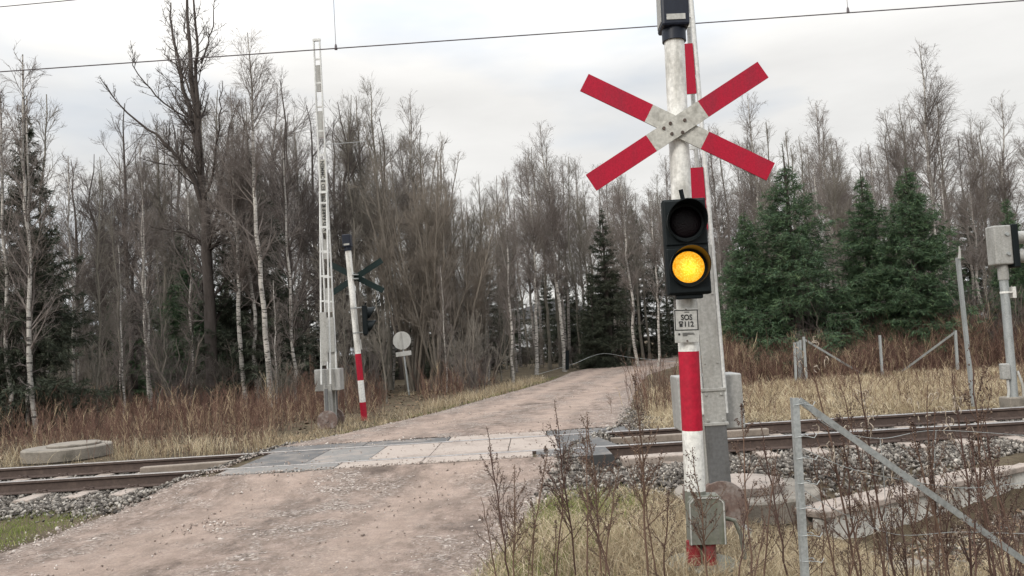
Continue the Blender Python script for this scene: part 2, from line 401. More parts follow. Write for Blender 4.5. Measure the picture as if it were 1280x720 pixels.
mu = nt.nodes.new('ShaderNodeMath'); mu.operation = 'MULTIPLY'; nt.links.new(pm.outputs[0], mu.inputs[0]); nt.links.new(pm2.outputs[0], mu.inputs[1])
ed = nt.nodes.new('ShaderNodeAttribute'); ed.attribute_name = 'rnd'
tk = nt.nodes.new('ShaderNodeAttribute'); tk.attribute_name = 'track'
tm_ = nt.nodes.new('ShaderNodeMath'); tm_.operation = 'MULTIPLY_ADD'; tm_.inputs[1].default_value = -.85; tm_.inputs[2].default_value = 1; nt.links.new(tk.outputs['Fac'], tm_.inputs[0])
tm2 = nt.nodes.new('ShaderNodeMath'); tm2.operation = 'MULTIPLY'; nt.links.new(mu.outputs[0], tm2.inputs[0]); nt.links.new(tm_.outputs[0], tm2.inputs[1]); mu = tm2
mx = nt.nodes.new('ShaderNodeMath'); mx.operation = 'MAXIMUM'; nt.links.new(mu.outputs[0], mx.inputs[0]); nt.links.new(ed.outputs['Fac'], mx.inputs[1])
damp = noise(nt, 1.5, 9, .80, P_, mapscale=(1.5,.7,1)); dr = ramp(nt, [(.41,.50),(.54,1.06)]); nt.links.new(damp.outputs[0], dr.inputs[0])
bs = mixc(nt, 1.0, base.outputs[0], dr.outputs[0], 'MULTIPLY')
bs = mixc(nt, tk.outputs['Fac'], bs, mixc(nt, .5, bs, (.36,.275,.225)))
c = mixc(nt, mx.outputs[0], bs, peb.outputs[0])
fr = ramp(nt, [(.3,.72),(.7,1.18)]); nt.links.new(n3.outputs[0], fr.inputs[0]); c = mixc(nt, 1.0, c, fr.outputs[0], 'MULTIPLY')
nt.links.new(c, b.inputs['Base Color']); b.inputs['Roughness'].default_value = .95; b.inputs['Specular IOR Level'].default_value = .2
ad = nt.nodes.new('ShaderNodeMath'); ad.operation = 'ADD'; nt.links.new(n3.outputs[0], ad.inputs[0])
m3 = nt.nodes.new('ShaderNodeMath'); m3.operation = 'MULTIPLY'; nt.links.new(mx.outputs[0], m3.inputs[0]); nt.links.new(vo.outputs['Distance'], m3.inputs[1]); nt.links.new(m3.outputs[0], ad.inputs[1])
bump(nt, b, ad.outputs[0], .9, .018)
def road_obj(name, yy, nx=46):
    V, A, RT_ = [], [], []
    for y in yy:
        l = np.interp(y, ED_Y, ED_L)-.22+.09*wob(y*3,1.0)+.05*rs.randn()*.5; r_ = np.interp(y, ED_Y, ED_R)+.22+.09*wob(y*2.7,4.0)+.05*rs.randn()*.5
        x = np.linspace(l, r_, nx); z = gz(x, np.full(nx,y))+.006
        e = np.minimum(x-l, r_-x); z = z-.035*(1-ss(0,.22,e))
        u = (x-l)/(r_-l); z = z-.012*np.exp(-((u-.3)/.08)**2)-.012*np.exp(-((u-.68)/.08)**2)
        rut = np.exp(-((u-.30+.02*wob(y,0))/.085)**2)+np.exp(-((u-.70+.02*wob(y,3))/.085)**2); RT_.append(np.clip(rut,0,1))
        V.append(np.stack([x,np.full(nx,y),z],1)); A.append(.9*(1-ss(.1,.62+.15*wob(y*2,x*2),e)))
    V = np.concatenate(V); A = np.concatenate(A); I = np.arange(len(V)).reshape(-1,nx)
    Fq = np.stack([I[:-1,:-1],I[:-1,1:],I[1:,1:],I[1:,:-1]],-1).reshape(-1,4)
    me = np_mesh(name, V, Fq, M['road'], rnd=A, smooth=True); at_ = me.attributes.new('track', 'FLOAT', 'POINT'); at_.data.foreach_set('value', np.concatenate(RT_).astype(np.float32))
    tag(np_obj(name, me), kind='structure')
road_obj('road', np.concatenate([np.arange(-25,3,1), np.arange(3,9.56,.1), [9.56]]))
road_obj('road', np.concatenate([[12.32], np.arange(12.4,30,.3), np.arange(30,58,1)]))

# ------------------------------------------------------------------ railway
ZR, YT = .16, 10.9
X0, X1 = -60, 45
def rail_profile():
    return [(-.07,-.16),(.07,-.16),(.07,-.148),(.012,-.132),(.010,-.045),(.036,-.034),(.036,-.006),(.028,0),(-.028,0),(-.036,-.006),(-.036,-.034),(-.010,-.045),(-.012,-.132),(-.07,-.148)]
for k, (yr, lab) in enumerate(((YT-.75,'nearer rusty brown rail of the railway line'),(YT+.75,'farther rusty brown rail of the railway line, nearer the forest'))):
    mb = MB(); pr = rail_profile(); n = len(pr)
    vs = [(X0, yr+a, ZR+z) for a, z in pr]+[(X1, yr+a, ZR+z) for a, z in pr]
    for i in range(n):
        mb.add([vs[i],vs[(i+1)%n],vs[(i+1)%n+n],vs[i+n]], [(0,1,2,3)], 1 if i in (6,7,8) else 0)
    tag(mb.build('rail', [M['rust'], M['head']]), lab, 'rail', 'the two rails')
# sleepers with clips
def make_sleeper():
    t = empty('sleeper'); 
    mb = MB(); mb.add([(-.13,-1.3,-.2),(.13,-1.3,-.2),(.13,1.3,-.2),(-.13,1.3,-.2),(-.105,-1.28,0),(.105,-1.28,0),(.105,1.28,0),(-.105,1.28,0)],
        [(0,3,2,1),(4,5,6,7),(0,1,5,4),(1,2,6,5),(2,3,7,6),(3,0,4,7)])
    mb.build('sleeper_beam', M['concrete_pink'], t, .012)
    for yr in (-.75,.75):
        for sgn in (-1,1):
            mb = MB(); y = yr+sgn*.105
            pts = [(-.05,y-sgn*.03,.025),(-.055,y+sgn*.015,.045),(-.03,y+sgn*.035,.045),(0,y+sgn*.01,.02),(.03,y+sgn*.035,.045),(.055,y+sgn*.015,.045),(.05,y-sgn*.03,.025)]
            mb.tube(pts, .009, 6); mb.build('rail_clip', M['rust'], t, smooth=True)
    return t
sl = make_sleeper(); first = True
xs_s = [x for x in np.arange(-11.7, 9.6, .6) if not (-3.95 < x < .95)]
for x in xs_s:
    o = sl if first else copy_tree(sl); first = False
    o.location = (x+random.uniform(-.02,.02), YT+random.uniform(-.02,.02), 0)
    o.rotation_euler[2] = random.uniform(-.01,.01)
    tag(o, 'concrete sleeper under the rails, sunk in the ballast '+('left' if x < -2 else 'right')+' of the crossing', 'sleeper', 'sleepers '+('left' if x < -2 else 'right')+' of the crossing')

# crossing slabs
slabs = [(-3.88,-3.02,'rubber','dark grey slab between the rails at the left end of the crossing'),
 (-3.02,-2.2,'panel_mid','scuffed grey slab between the rails beside the dark end slab'),
 (-2.2,-1.42,'panel_light','pinkish short slab between the rails left of the dark joint'),
 (-1.42,-.42,'panel_light','long pale slab between the rails right of the dark joint'),
 (-.42,.22,'panel_light','pale slab between the rails beside the dark ramp slab'),
 (.22,.72,'rubber','dark grey slab between the rails at the right end of the crossing')]
for a, b_, mm, lab in slabs:
    mb = MB(); y0, y1 = YT-.68, YT+.68; sk = -.30 if a > .1 else 0
    vs = [(a+.004,y0,-.02),(b_-.004-(-.26 if a > .1 else 0),y0,-.02),(b_-.004,y1,-.02),(a+.004,y1,-.02)]
    vs += [(x,y,ZR-.006) for x,y,_ in vs]
    mb.add(vs, [(0,3,2,1),(4,5,6,7),(0,1,5,4),(1,2,6,5),(2,3,7,6),(3,0,4,7)])
    tag(mb.build('crossing_slab', M[mm], bevel=.008), lab, 'crossing slab', 'slabs of the level crossing')
for a, b_, mm, lab in ((-3.95,-2.5,'panel_mid','grey edging slab along the near rail, left end'),(-2.5,-1.45,'panel_light','pale edging slab along the near rail, left of the dark joint'),(-1.45,-.1,'panel_light','pale edging slab along the near rail, right of the dark joint')):
    mb = MB(); mb.box(((a+b_)/2, YT-.75-.045-.24, ZR-.075), (b_-a-.014, .46, .14))
    tag(mb.build('edging_slab', M[mm], bevel=.01), lab, 'edging slab', 'slabs of the level crossing')
for a, b_, mm, lab in ((-4.0,-2.6,'rubber','dark edging slab along the far rail, left end'),(-2.6,-1.35,'rubber','dark edging slab along the far rail, ending at the joint'),(-1.35,.1,'panel_light','pale edging slab along the far rail, middle of the crossing'),(.1,1.3,'rubber','dark grey edging slab along the far rail, right end')):
    mb = MB(); mb.box(((a+b_)/2, YT+.75+.045+.29, ZR-.075), (b_-a-.014, .56, .14))
    tag(mb.build('edging_slab', M[mm], bevel=.01), lab, 'edging slab', 'slabs of the level crossing')
# dark ramp slab at the near right end, its cut side black
mb = MB(); y0, y1 = YT-1.32, YT-.79
mb.add([(-.06,y0,-.06),(.92,y0,-.06),(.86,y1,-.06),(-.06,y1,-.06),(-.06,y0+.02,ZR-.03),(.84,y0+.02,ZR-.03),(.80,y1,ZR-.004),(-.06,y1,ZR-.004)],
       [(4,5,6,7)], 0)
mb.add([(-.06,y0,-.06),(.92,y0,-.06),(.86,y1,-.06),(-.06,y1,-.06),(-.06,y0+.02,ZR-.03),(.84,y0+.02,ZR-.03),(.80,y1,ZR-.004),(-.06,y1,ZR-.004)],
       [(0,3,2,1),(0,1,5,4),(1,2,6,5),(2,3,7,6),(3,0,4,7)], 1)
tag(mb.build('ramp_slab', [M['rubber'], M['rubber_side']]), 'dark grey ramp slab with a black cut side at the near right corner of the crossing', 'ramp slab', 'slabs of the level crossing')
# guard beams between and beside the rails at the ends of the crossing
def beam(a, b_, w, h, mm, lab, z=.0, name='guard_beam'):
    mb = MB(); mb.bar((a[0],a[1],z+h/2),(b_[0],b_[1],z+h/2), w, h)
    tag(mb.build(name, M[mm], bevel=.015), lab, 'beam')
beam((-5.6,YT+.30),(-3.95,YT+.46),.14,.11,'timber','weathered guard beam between the rails left of the crossing')
beam((.98,YT+.50),(3.2,YT+.54),.11,.10,'timber','weathered guard beam along the far rail right of the crossing')
beam((1.0,YT-.52),(2.6,YT-.55),.11,.10,'timber','weathered guard beam along the near rail right of the crossing')
beam((.95,YT-1.17),(1.95,YT-1.13),.24,.13,'concrete_pink','pinkish concrete beam lying beside the black ramp slab',-.06)

# ------------------------------------------------------------------ stones
CUB_V = np.array([(-1,-1,-1),(1,-1,-1),(1,1,-1),(-1,1,-1),(-1,-1,1),(1,-1,1),(1,1,1),(-1,1,1)],float)*.62
CUB_F = np.array([(0,3,2),(0,2,1),(4,5,6),(4,6,7),(0,1,5),(0,5,4),(1,2,6),(1,6,5),(2,3,7),(2,7,6),(3,0,4),(3,4,7)])
def stones(name, x, y, z, size, mat_, flat=.7, rnd=None):
    N = len(x)
    V = CUB_V[None]*(1+.30*rs.randn(N,8,3)*.8)
    V = V*np.stack([rs.uniform(.8,1.6,N),rs.uniform(.6,1.1,N),rs.uniform(.35,.85,N)],1)[:,None,:]
    q = rs.randn(N,4); q /= np.linalg.norm(q,axis=1,keepdims=True); w,a,b_,c_ = q.T
    Rm = np.stack([1-2*(b_*b_+c_*c_),2*(a*b_-w*c_),2*(a*c_+w*b_),2*(a*b_+w*c_),1-2*(a*a+c_*c_),2*(b_*c_-w*a),2*(a*c_-w*b_),2*(b_*c_+w*a),1-2*(a*a+b_*b_)],1).reshape(N,3,3)
    V = np.einsum('nij,nkj->nki', Rm, V)*size[:,None,None]+np.stack([x,y,z],1)[:,None,:]
    Fq = (CUB_F[None]+(np.arange(N)*8)[:,None,None]).reshape(-1,3)
    r_ = np.repeat(rs.rand(N) if rnd is None else rnd, 8)
    return np_mesh(name, V.reshape(-1,3), Fq, mat_, rnd=r_)
def scatter(n, x0, x1, y0, y1, keep):
    x = rs.uniform(x0,x1,n); y = rs.uniform(y0,y1,n); k = rs.rand(n) < keep(x,y); return x[k], y[k]
nonroad = lambda x, y: 1-road_mask(x,y,.05)
def trough_side(x, y): return (y-7.03)-(x-2.42)*.605
def kb(x, y):
    k = nonroad(x,y)*(ss(7.6,8.9,y)*(1-ss(12.5,13.0,y)))
    k = k*np.where((x > 2.3), ss(.33,.38,trough_side(x,y)), 1)
    k = k*np.where(x < -2, ss(7.9,9.0,y-.12*wob(x*2,y)), 1)
    k = k*(1-((x-1.9)**2+(y-7.8)**2 < .68**2)); k = k*(1-((x+8.07)**2+(y-13.6)**2 < .8**2))
    return k
x, y = scatter(120000, -11, 8.5, 7.4, 13.1, kb)
z = gz(x,y)+.012+rs.uniform(-.02,.03,len(x))
tag(np_obj('ballast', stones('ballast', x, y, z, rs.uniform(.012,.031,len(x)), M['ballast'])), 'grey crushed stone ballast along and between the rails', 'ballast', kind='stuff')
# small stones along road edges and in patches on the road
def kp(x, y):
    l = np.interp(y, ED_Y, ED_L); r_ = np.interp(y, ED_Y, ED_R); e = np.minimum(np.abs(x-l), np.abs(x-r_))
    p = np.clip(.9*np.exp(-(e/.22)**2)+.6*(wob(x*1.1+2,y*1.6) > .42)+.05, 0, 1)
    deck = ((y > 9.3)&(y < 12.4)&(x > -4.0)&(x < 1.0)); jo = np.exp(-((y-9.62)/.10)**2)*.8+np.exp(-((y-12.25)/.10)**2)*.6+.035
    return np.where(deck, jo, p)*(x > l-.5)*(x < r_+.5)
x, y = scatter(38000, -5.2, 1.6, 4.3, 12.4, kp); x2, y2 = scatter(12000, -4.5, 3.2, 12.4, 24, kp)
x = np.concatenate([x,x2]); y = np.concatenate([y,y2])
tag(np_obj('gravel', stones('gravel', x, y, gz(x,y)+.004+.006*((y > 9.45)&(y < 12.35)), rs.uniform(.004,.013,len(x))*np.where(rs.rand(len(x)) < .06,1.9,1), M['pebble'])), 'loose pebbles scattered over the dirt road and its edges', 'gravel', kind='stuff')
# gravel shoulder just beyond the near manhole and beyond the far side of the crossing
def kg(x, y):
    return np.clip((1-ss(.5,1.6,np.hypot((x-.9)/1.1,(y-8.6)/1.2)))+(1-ss(.6,1.4,np.hypot((x-1.6)/.6,(y-14.0)/1.8)))+(1-ss(.5,1.5,np.hypot((x+3.9)/.9,(y-13.0)/.7))),0,1)*nonroad(x,y)
x, y = scatter(26000, -5, 3, 7, 17, kg)
x_, y_ = x, y
k = (np.hypot(x-1.9,y-7.8) > .68); x, y = x[k], y[k]
tag(np_obj('gravel', stones('gravel', x, y, gz(x,y)+.006, rs.uniform(.008,.022,len(x)), M['ballast'])), 'coarse grey gravel beside the crossing slabs', 'gravel', kind='stuff')

# ------------------------------------------------------------------ manholes and cable trough
def manhole(name, loc, r1, h1, r2, h2, mats, label, off=(0,0), tilt=0, foot=True):
    t = empty(name, loc); t.rotation_euler = (tilt, 0, random.uniform(0,3)); tag(t, label, 'manhole', 'concrete manholes')
    MB().lathe([(r1-.03,-.45),(r1-.03,h1-.215),(r1-.045,h1-.21),(r1-.045,h1-.20),(r1,h1-.195),(r1,h1-.02),(r1-.02,h1)], 64, jit=.0015).build('ring', M['concrete'], t, smooth=True)
    lo = MB().lathe([(r2,h1+.002),(r2+.005,h1+.02),(r2,h1+h2-.01),(r2-.02,h1+h2)], 48, jit=.001).build('lid', M[mats], t, smooth=True); lo.location = (off[0],off[1],0)
    return t
manhole('manhole', (-8.15,13.75,-.10), .70, .33, .42, .045, 'concrete', 'round concrete manhole with a thin lid behind the rails at the left', (.1,0))
manhole('manhole', (1.93,7.85,-.27), .68, .25, .40, .085, 'concrete_pink', 'round concrete manhole with a thick pinkish lid behind the barrier with the grey cabinet', (.0,.05))
tr = empty('cable_trough', (2.42,7.03,0), math.atan2(8.61-7.03, 5.03-2.42)); tag(tr, 'pale concrete cable trough running beside the ballast, its lid slabs pinkish', 'cable trough')
for a, b_ in ((-.10,1.55),(1.56,3.2),(3.21,4.7)):
    MB().box(((a+b_)/2,.15,-.125),(b_-a-.012,.34,.06),0,Matrix.Rotation(random.uniform(-.008,.008),3,'Y')).build('lid_slab', M['concrete_pink'], tr, .01)
    MB().box(((a+b_)/2,.06,-.33),(b_-a-.02,.09,.35)).build('side_wall', M['concrete_wall'], tr, .01)
MB().box((2.3,.27,-.33),(4.7,.08,.35)).build('rear_wall', M['concrete_wall'], tr, .01)
mb = MB(); mb.box((2.72,6.55,-.50),(.6,.2,.13),0,Matrix.Rotation(.4,3,'Z')); tag(mb.build('concrete_block', M['concrete'], bevel=.02), 'broken pale concrete block lying in the grass below the cable trough', 'concrete block')

# ------------------------------------------------------------------ barriers
def make_barrier():
    """pivot post with cabinet and a raised boom; road side towards -y. height 8 m"""
    t = empty('barrier')
    mb = MB(); mb.box((0,.13,.42),(.16,.10,1.0)); mb.box((0,.40,.42),(.16,.10,1.0)); mb.box((0,.27,-.06),(.42,.62,.10)); mb.box((-.2,.27,0),(.05,.5,.05)); mb.box((.2,.27,0),(.05,.5,.05))
    mb.build('post', M['greypaint'], t, .006)
    mb = MB(); mb.box((0,.26,1.03),(.52,.34,.44)); mb.build('cabinet', M['cabinet'], t, .012)
    for yy, face in ((.0,1),(.55,0)):
        wt = MB(); wt.tube([(0,yy-.03,.22),(0,yy+.03,.22)], .205, 40); wt.tube([(0,yy-.05,.22),(0,yy+.05,.22)], .03, 12)
        d = wt.build('counterweight', M['rusty'], t, .004, smooth=True)
        mb = MB(); mb.box((0,yy,.56),(.165 if face else .06,.05,.60)); mb.build('weight_arm', M['darkgrey'], t, .006)
    # channel plates either side of the cabinet
    mb = MB(); mb.box((0,0,1.0),(.17,.05,.30)); mb.box((0,.0,.87),(.20,.07,.025)); mb.box((0,.0,1.14),(.20,.07,.025))
    for sx in (-.06,.06):
        for zz in (.90,1.10): mb.tube([(sx,-.035,zz),(sx,.035,zz)], .012, 8)
    mb.build('clamp', M['greypaint'], t, .004)
    def boom(y_low, y_high, w0, w1, z1, parent):
        f = lambda z: (w0+(w1-w0)*(z-.9)/(z1-.9))/2
        yv = lambda z: y_low+(y_high-y_low)*min(1,(z-.9)/(4.9-.9))
        mb = MB()
        for s in (-1,1):
            pts = [(s*f(z), yv(z), z) for z in np.linspace(.95,z1,18)]
            mb.tube(pts, .019, 10)
        zz = 1.6
        while zz < z1-.1:
            mb.bar((-f(zz),yv(zz),zz),(f(zz),yv(zz),zz),.02,.035); zz += .52
        mb.bar((-f(z1)-.02,yv(z1),z1),(f(z1)+.02,yv(z1),z1),.045,.05)
        return mb.build('boom_frame', M['boompaint'], parent, smooth=True), f, yv
    fr_, f, yv = boom(0,0,.185,.125,8.26,t)
    boom(.55,.05,.185,.14,4.95,t)
    # plates at the foot of the boom
    mb = MB(); mb.box((0,-.022,1.72),(.145,.012,1.16)); 
    for zz in (1.35,1.9,2.2):
        for s in (-.05,.05): mb.tube([(s,-.036,zz),(s,-.02,zz)], .008, 8)
    mb.box((0,.030,1.95),(.17,.010,.72)); mb.build('foot_plate', M['greypaint'], t, .003)
    MB().box((0,.55,1.9),(.13,.012,1.0)).build('foot_plate', M['greypaint'], t, .003)
    MB().box((.06,.40,1.38),(.07,.07,.11)).build('switch_box', M['white'], t, .006)
    for z0, z1 in ((2.42,2.93),(3.54,3.96),(6.13,6.71),(7.13,7.71)):
        w = f((z0+z1)/2)*2-.045
        pn = MB().box((0,-.012,(z0+z1)/2),(w,.006,z1-z0)).build('reflector_panel', M['redsign'], t)
        MB().box((0,.002,(z0+z1)/2),(w,.012,z1-z0-.004)).build('panel_backing', M['greypaint'], pn)
    # instruction read from the track side, letters running up the boom
    w = f(4.8)*2-.045
    tp = MB().box((0,.0,4.88),(w,.010,1.56)).build('text_plate', M['greysign'], t)
    M4 = Matrix.Translation((0,.008,4.88)) @ Matrix(((0,1,0,0),(0,0,1,0),(1,0,0,0),(0,0,0,1)))
    text_part('lettering', 'VED FARE KJØR NED BOMMEN', .115, M['text'], tp, M4, width=1.50)
    MB().tube([(0,-.01,5.98),(-.95,-.01,5.99)], .007, 8).build('stay_rod', M['galv'], t)
    return t
bar = make_barrier()
p = at(887,440,6.45)
bar.location = (p[0]-.0, 6.45, -.10)
tag(bar, 'raised boom barrier with grey cabinet standing right behind the lit amber signal', 'barrier', 'raised level crossing barriers')
far = copy_tree(bar); p = at(415,460,16.6)
far.location = (p[0], 16.6, -.02); far.rotation_euler[2] = math.pi
tag(far, 'raised boom barrier across the track at the left, instruction lettered up its boom', 'barrier', 'raised level crossing barriers')

# ------------------------------------------------------------------ crossing signals
def frame_between(b_, t):
    """matrix whose z runs from b to t, y kept away from the camera"""
    z = (Vector(t)-Vector(b_)).normalized(); x = Vector((0,1,0)).cross(z).normalized(); y = z.cross(x)
    return Matrix(((x.x,y.x,z.x,b_[0]),(x.y,y.y,z.y,b_[1]),(x.z,y.z,z.z,b_[2]),(0,0,0,1)))
def signal_pole(M4, hgt, lower, label, face_cross, head_side, root_name='crossing_signal'):
    t = bpy.data.objects.new(root_name, None); COL.objects.link(t); t.matrix_world = M4; tag(t, label, 'crossing signal', 'crossing signals')
    # bands, from the bottom: (z, material)
    zs = [b0 for b0, _ in lower]+[hgt]; mi = [m_ for _, m_ in lower]
    MB().tube([(0,0,z_) for z_ in zs], .067, 28, mi=mi).build('pole', [M['white'], M['red'], M['mossgrey']], t, smooth=True)
    # bell housing on the top
    tb = MB(); tb.tube([(0,0,hgt-.03),(0,0,hgt+.05)], .080, 28); tb.build('collar', M['navy'], t, smooth=True)
    bx = MB().box((0,0,hgt+.19),(.185,.20,.28)).build('bell_housing', M['navy'], t, .015)
    MB().box((-.094,.0,hgt+.19),(.006,.15,.22)).build('side_cover', M['greypaint'], bx, .004)
    MB().box((.0,-.1025,hgt+.105),(.125,.004,.038)).build('name_plate', M['lightgrey'], bx)
    # crossed boards
    cr = bpy.data.objects.new('cross', None); link(cr, t)
    for k, (ang, yy) in enumerate(((R(-30.0),.016),(R(30.0),.0))):
        w, L = .128, 1.36; y0 = (-.085-.012)*(1 if face_cross else -1)+yy*(1 if face_cross else -1)
        rot = Matrix.Translation((0,y0,0)) @ Matrix.Rotation(-ang,4,'Y')
        if face_cross:
            mb = MB()
            for a, b2, mi_ in ((-L/2,-.205,0),(-.205,.205,1),(.205,L/2,0)):
                mb.prism([(a,-w/2),(b2,-w/2),(b2,w/2),(a,w/2)], -.006, .006, mi_, rot)
            mb.build('cross_board', [M['redsign'], M['greysign']], cr, .0)
        else:
            mb = MB(); mb.box((0,0,0),(L,.012,w)); 
            for v in range(len(mb.v)): mb.v[v] = rot @ mb.v[v]
            mb.build('cross_board', [M['darkgreen']], cr, .0)
    if face_cross:
        mb = MB()
        for bx_, bz in ((-.045,.02),(.05,.035),(-.09,-.01),(.03,-.045),(-.04,-.05)):
            mb.tube([(bx_,-.112,bz),(bx_,-.098,bz)], .011, 10)
        mb.build('bolt_heads', M['rust'], cr)
    mb = MB()
    for dz in (-.045,.045): mb.tube([(0,0,dz-.013),(0,0,dz+.013)], .074, 28)
    mb.build('pole_clamp', M['galv'], cr, smooth=True)
    return t, cr
def lamp_head(parent, M4, hoods_lit=True):
    """two-lens signal head facing -y, centre at origin"""
    hd = bpy.data.objects.new('signal_head', None); link(hd, parent); hd.matrix_local = M4
    hs = MB()
    hs.box((0,.05,0),(.275,.10,.62)); hs.box((0,-.006,.155),(.262,.014,.29)); hs.box((0,-.006,-.155),(.262,.014,.29)); hs.build('housing', M['black'], hd, .014)
    MB().box((0,.05,-.322),(.17,.07,.028)).build('bracket', M['black'], hd, .005)
    mb = MB(); mb.bar((-.0,.03,.31),(-.012,.02,.375),.022,.022); mb.build('handle', M['black'], hd, .003)
    for zc, mm in ((.155,'redlens'),(-.135,'amber')):
        lens = MB(); prof = []
        for j in range(7):
            a = j/6*math.pi/2; prof.append((.100*math.cos(a)+.001, .022*math.sin(a)))
        lens.lathe(prof, 40); lo = lens.build('lens', M[mm], hd, smooth=True); lo.rotation_euler = (R(90),0,0); lo.location = (0,-.014,zc)
        # round rim and a hood open at the bottom
        rim = MB(); n = 40
        for j in range(n):
            a0, a1 = 2*math.pi*j/n, 2*math.pi*(j+1)/n
            def P(a, r_, y_): return (r_*math.sin(a), y_, r_*math.cos(a)+zc)
            d0 = -.03-.16*max(0,math.cos(a0*.5))**1.6*1 if a0 <= math.pi else -.03-.16*max(0,math.cos((2*math.pi-a0)*.5))**1.6
            d1 = -.03-.16*max(0,math.cos(a1*.5))**1.6*1 if a1 <= math.pi else -.03-.16*max(0,math.cos((2*math.pi-a1)*.5))**1.6
            rim.add([P(a0,.122,-.012),P(a1,.122,-.012),P(a1,.127,d1),P(a0,.127,d0),P(a0,.117,-.012),P(a1,.117,-.012),P(a1,.122,d1),P(a0,.122,d0)],
                    [(0,1,2,3),(7,6,5,4),(3,2,6,7)])
        rim.build('hood', M['black'], hd, smooth=True)
    return hd

Bp = at(872.5,690,5.32); Tp = at(842.5,47,5.32)
M4 = frame_between(Bp, Tp); hgt = float(np.linalg.norm(Tp-Bp))
def zpx(py): return float((hgt)*((690-py)/(690-47)))   # height along the pole of a picture row
lower = [(zpx(700),2),(zpx(616),0),(zpx(543),1),(zpx(446),0)]
sg, cr = signal_pole(M4, hgt-.0, lower, 'striped red and white signal with large red cross and glowing amber lamp', True, 0)
# the cross sits upright although the pole leans
c0 = at(847,157,5.2)
cr.matrix_local = M4.inverted() @ (Matrix.Translation(Vector(c0)+Vector((0,.112,0))) @ Matrix.Rotation(R(.2),4,'Y'))
hc = at(858.5,308,5.14)
hd = lamp_head(sg, M4.inverted() @ Matrix.Translation(hc) @ Matrix.Rotation(R(.6),4,'Y') @ Matrix.Rotation(R(-3),4,'Z'))
# SOS plate
pc = at(858.2,407,5.23); L4 = M4.inverted() @ Matrix.Translation(pc) @ Matrix.Rotation(R(2.0),4,'Y')
pl = bpy.data.objects.new('emergency_plate', None); link(pl, sg); pl.matrix_local = L4; 
MB().box((0,.003,0),(.158,.006,.220)).build('plate', M['lightgrey'], pl, .002)
mb = MB(); 
for cx, cz, w, h in ((0,.100,.152,.006),(0,-.028,.152,.006),(-.073,.036,.006,.134),(.073,.036,.006,.134)): mb.box((cx,-.001,cz),(w,.003,h))
mb.build('border', M['text'], pl)
RT = Matrix.Rotation(R(90),4,'X')
text_part('lettering', 'SOS', .050, M['text'], pl, Matrix.Translation((.002,-.002,.052)) @ RT, .0015, width=.073)
text_part('lettering', '112', .048, M['text'], pl, Matrix.Translation((.014,-.002,.008)) @ RT, .0015, width=.058)
mb = MB(); mb.box((-.036,-.002,.004),(.020,.003,.022)); mb.box((-.036,-.002,.026),(.024,.003,.006)); mb.box((-.047,-.002,.020),(.006,.003,.008)); mb.box((-.025,-.002,.020),(.006,.003,.008)); mb.build('telephone_mark', M['text'], pl)
mb = MB(); mb.box((.004,-.002,.088),(.030,.003,.004)); mb.box((-.050,-.002,-.055),(.012,.003,.013))
for zz, w in ((-.048,.072),(-.056,.078),(-.064,.030)): mb.box((-.028+w/2,-.002,zz),(w,.002,.0035))
mb.build('fine_print', M['text'], pl)
mb = MB(); mb.tube([(0,-.004,-.099),(0,.001,-.099)], .006, 10); mb.tube([(0,-.004,.106),(0,.001,.106)], .004, 10); mb.build('screw', M['rust'], pl)
# foot of the near signal
ft = bpy.data.objects.new('base', None); link(ft, sg)
mb = MB(); w, h = .235, .305
mb.prism([(-w/2,0),(w/2,0),(w/2,h-.04),(w/2-.04,h),(-w/2+.04,h),(-w/2,h-.04)], -.012, .012); 
o = mb.build('cover_plate', M['mossgrey'], ft, .003); o.location = (.045,-.11,zpx(676))
mb = MB(); wi = .215
pts = [(-wi/2,0),(-wi/2,h-.045),(-wi/2+.035,h-.012),(wi/2-.035,h-.012),(wi/2,h-.045),(wi/2,0)]
for a, b_ in zip(pts[:-1], pts[1:]): mb.bar((a[0],-.015,a[1]),(b_[0],-.015,b_[1]),.008,.006,0,(0,1,0))
o = mb.build('cover_rim', M['lightgrey'], ft); o.location = (.045,-.11,zpx(676))
mb = MB(); mb.box((.045,-.015,zpx(646)),(.20,.16,.27)); mb.build('hinge_box', M['mossgrey'], ft, .01)
mb = MB()
for sx in (-.04,.06): mb.tube([(sx,-.06,zpx(705)),(sx,-.06,zpx(674))], .045, 16)
mb.build('stub', M['dirtyred'], ft, smooth=True)
mb = MB(); mb.tube([(.02,0,-.14),(.02,0,-.06)], .24, 40); mb.build('flange', M['mossgrey'], ft, .01, smooth=True)
mb = MB(); mb.tube([(.16,-.02,.22),(.24,-.02,.20),(.28,-.01,.10),(.30,0,-.05)], .014, 10); mb.build('cable_duct', M['mossgrey'], ft, smooth=True)

# far signal, seen from the back
Bp = at(455,520,17.4); Tp = at(435,312,17.4); M4 = frame_between(Bp, Tp); hgt = float(np.linalg.norm(Tp-Bp))
zf = lambda py: hgt*((520-py)/(520-312))
fs, cr2 = signal_pole(M4, hgt, [(zf(528),1),(zf(503),0),(zf(476),1),(zf(443),0)], 'striped red and white signal seen from behind across the track, cross backs dark', False, 0)
c0 = at(444,346,17.4); cr2.matrix_local = M4.inverted() @ Matrix.Translation(Vector(c0))
hd2 = copy_tree(hd, fs); hd2.matrix_local = M4.inverted() @ Matrix.Translation(at(459,400,17.25)) @ Matrix.Rotation(R(100),4,'Z')
for ch in hd2.children:
    if ch.name.startswith('lens'): ch.data = ch.data.copy(); ch.data.materials[0] = M['mirror']
mb = MB()
for zz in (386,417): mb.tube([(0,0,zf(zz)-.012),(0,0,zf(zz)+.012)], .075, 24); mb.bar((0,0,zf(zz)),(.2,-.05,zf(zz)),.02,.02)
mb.build('head_clamp', M['galv'], fs, smooth=True)
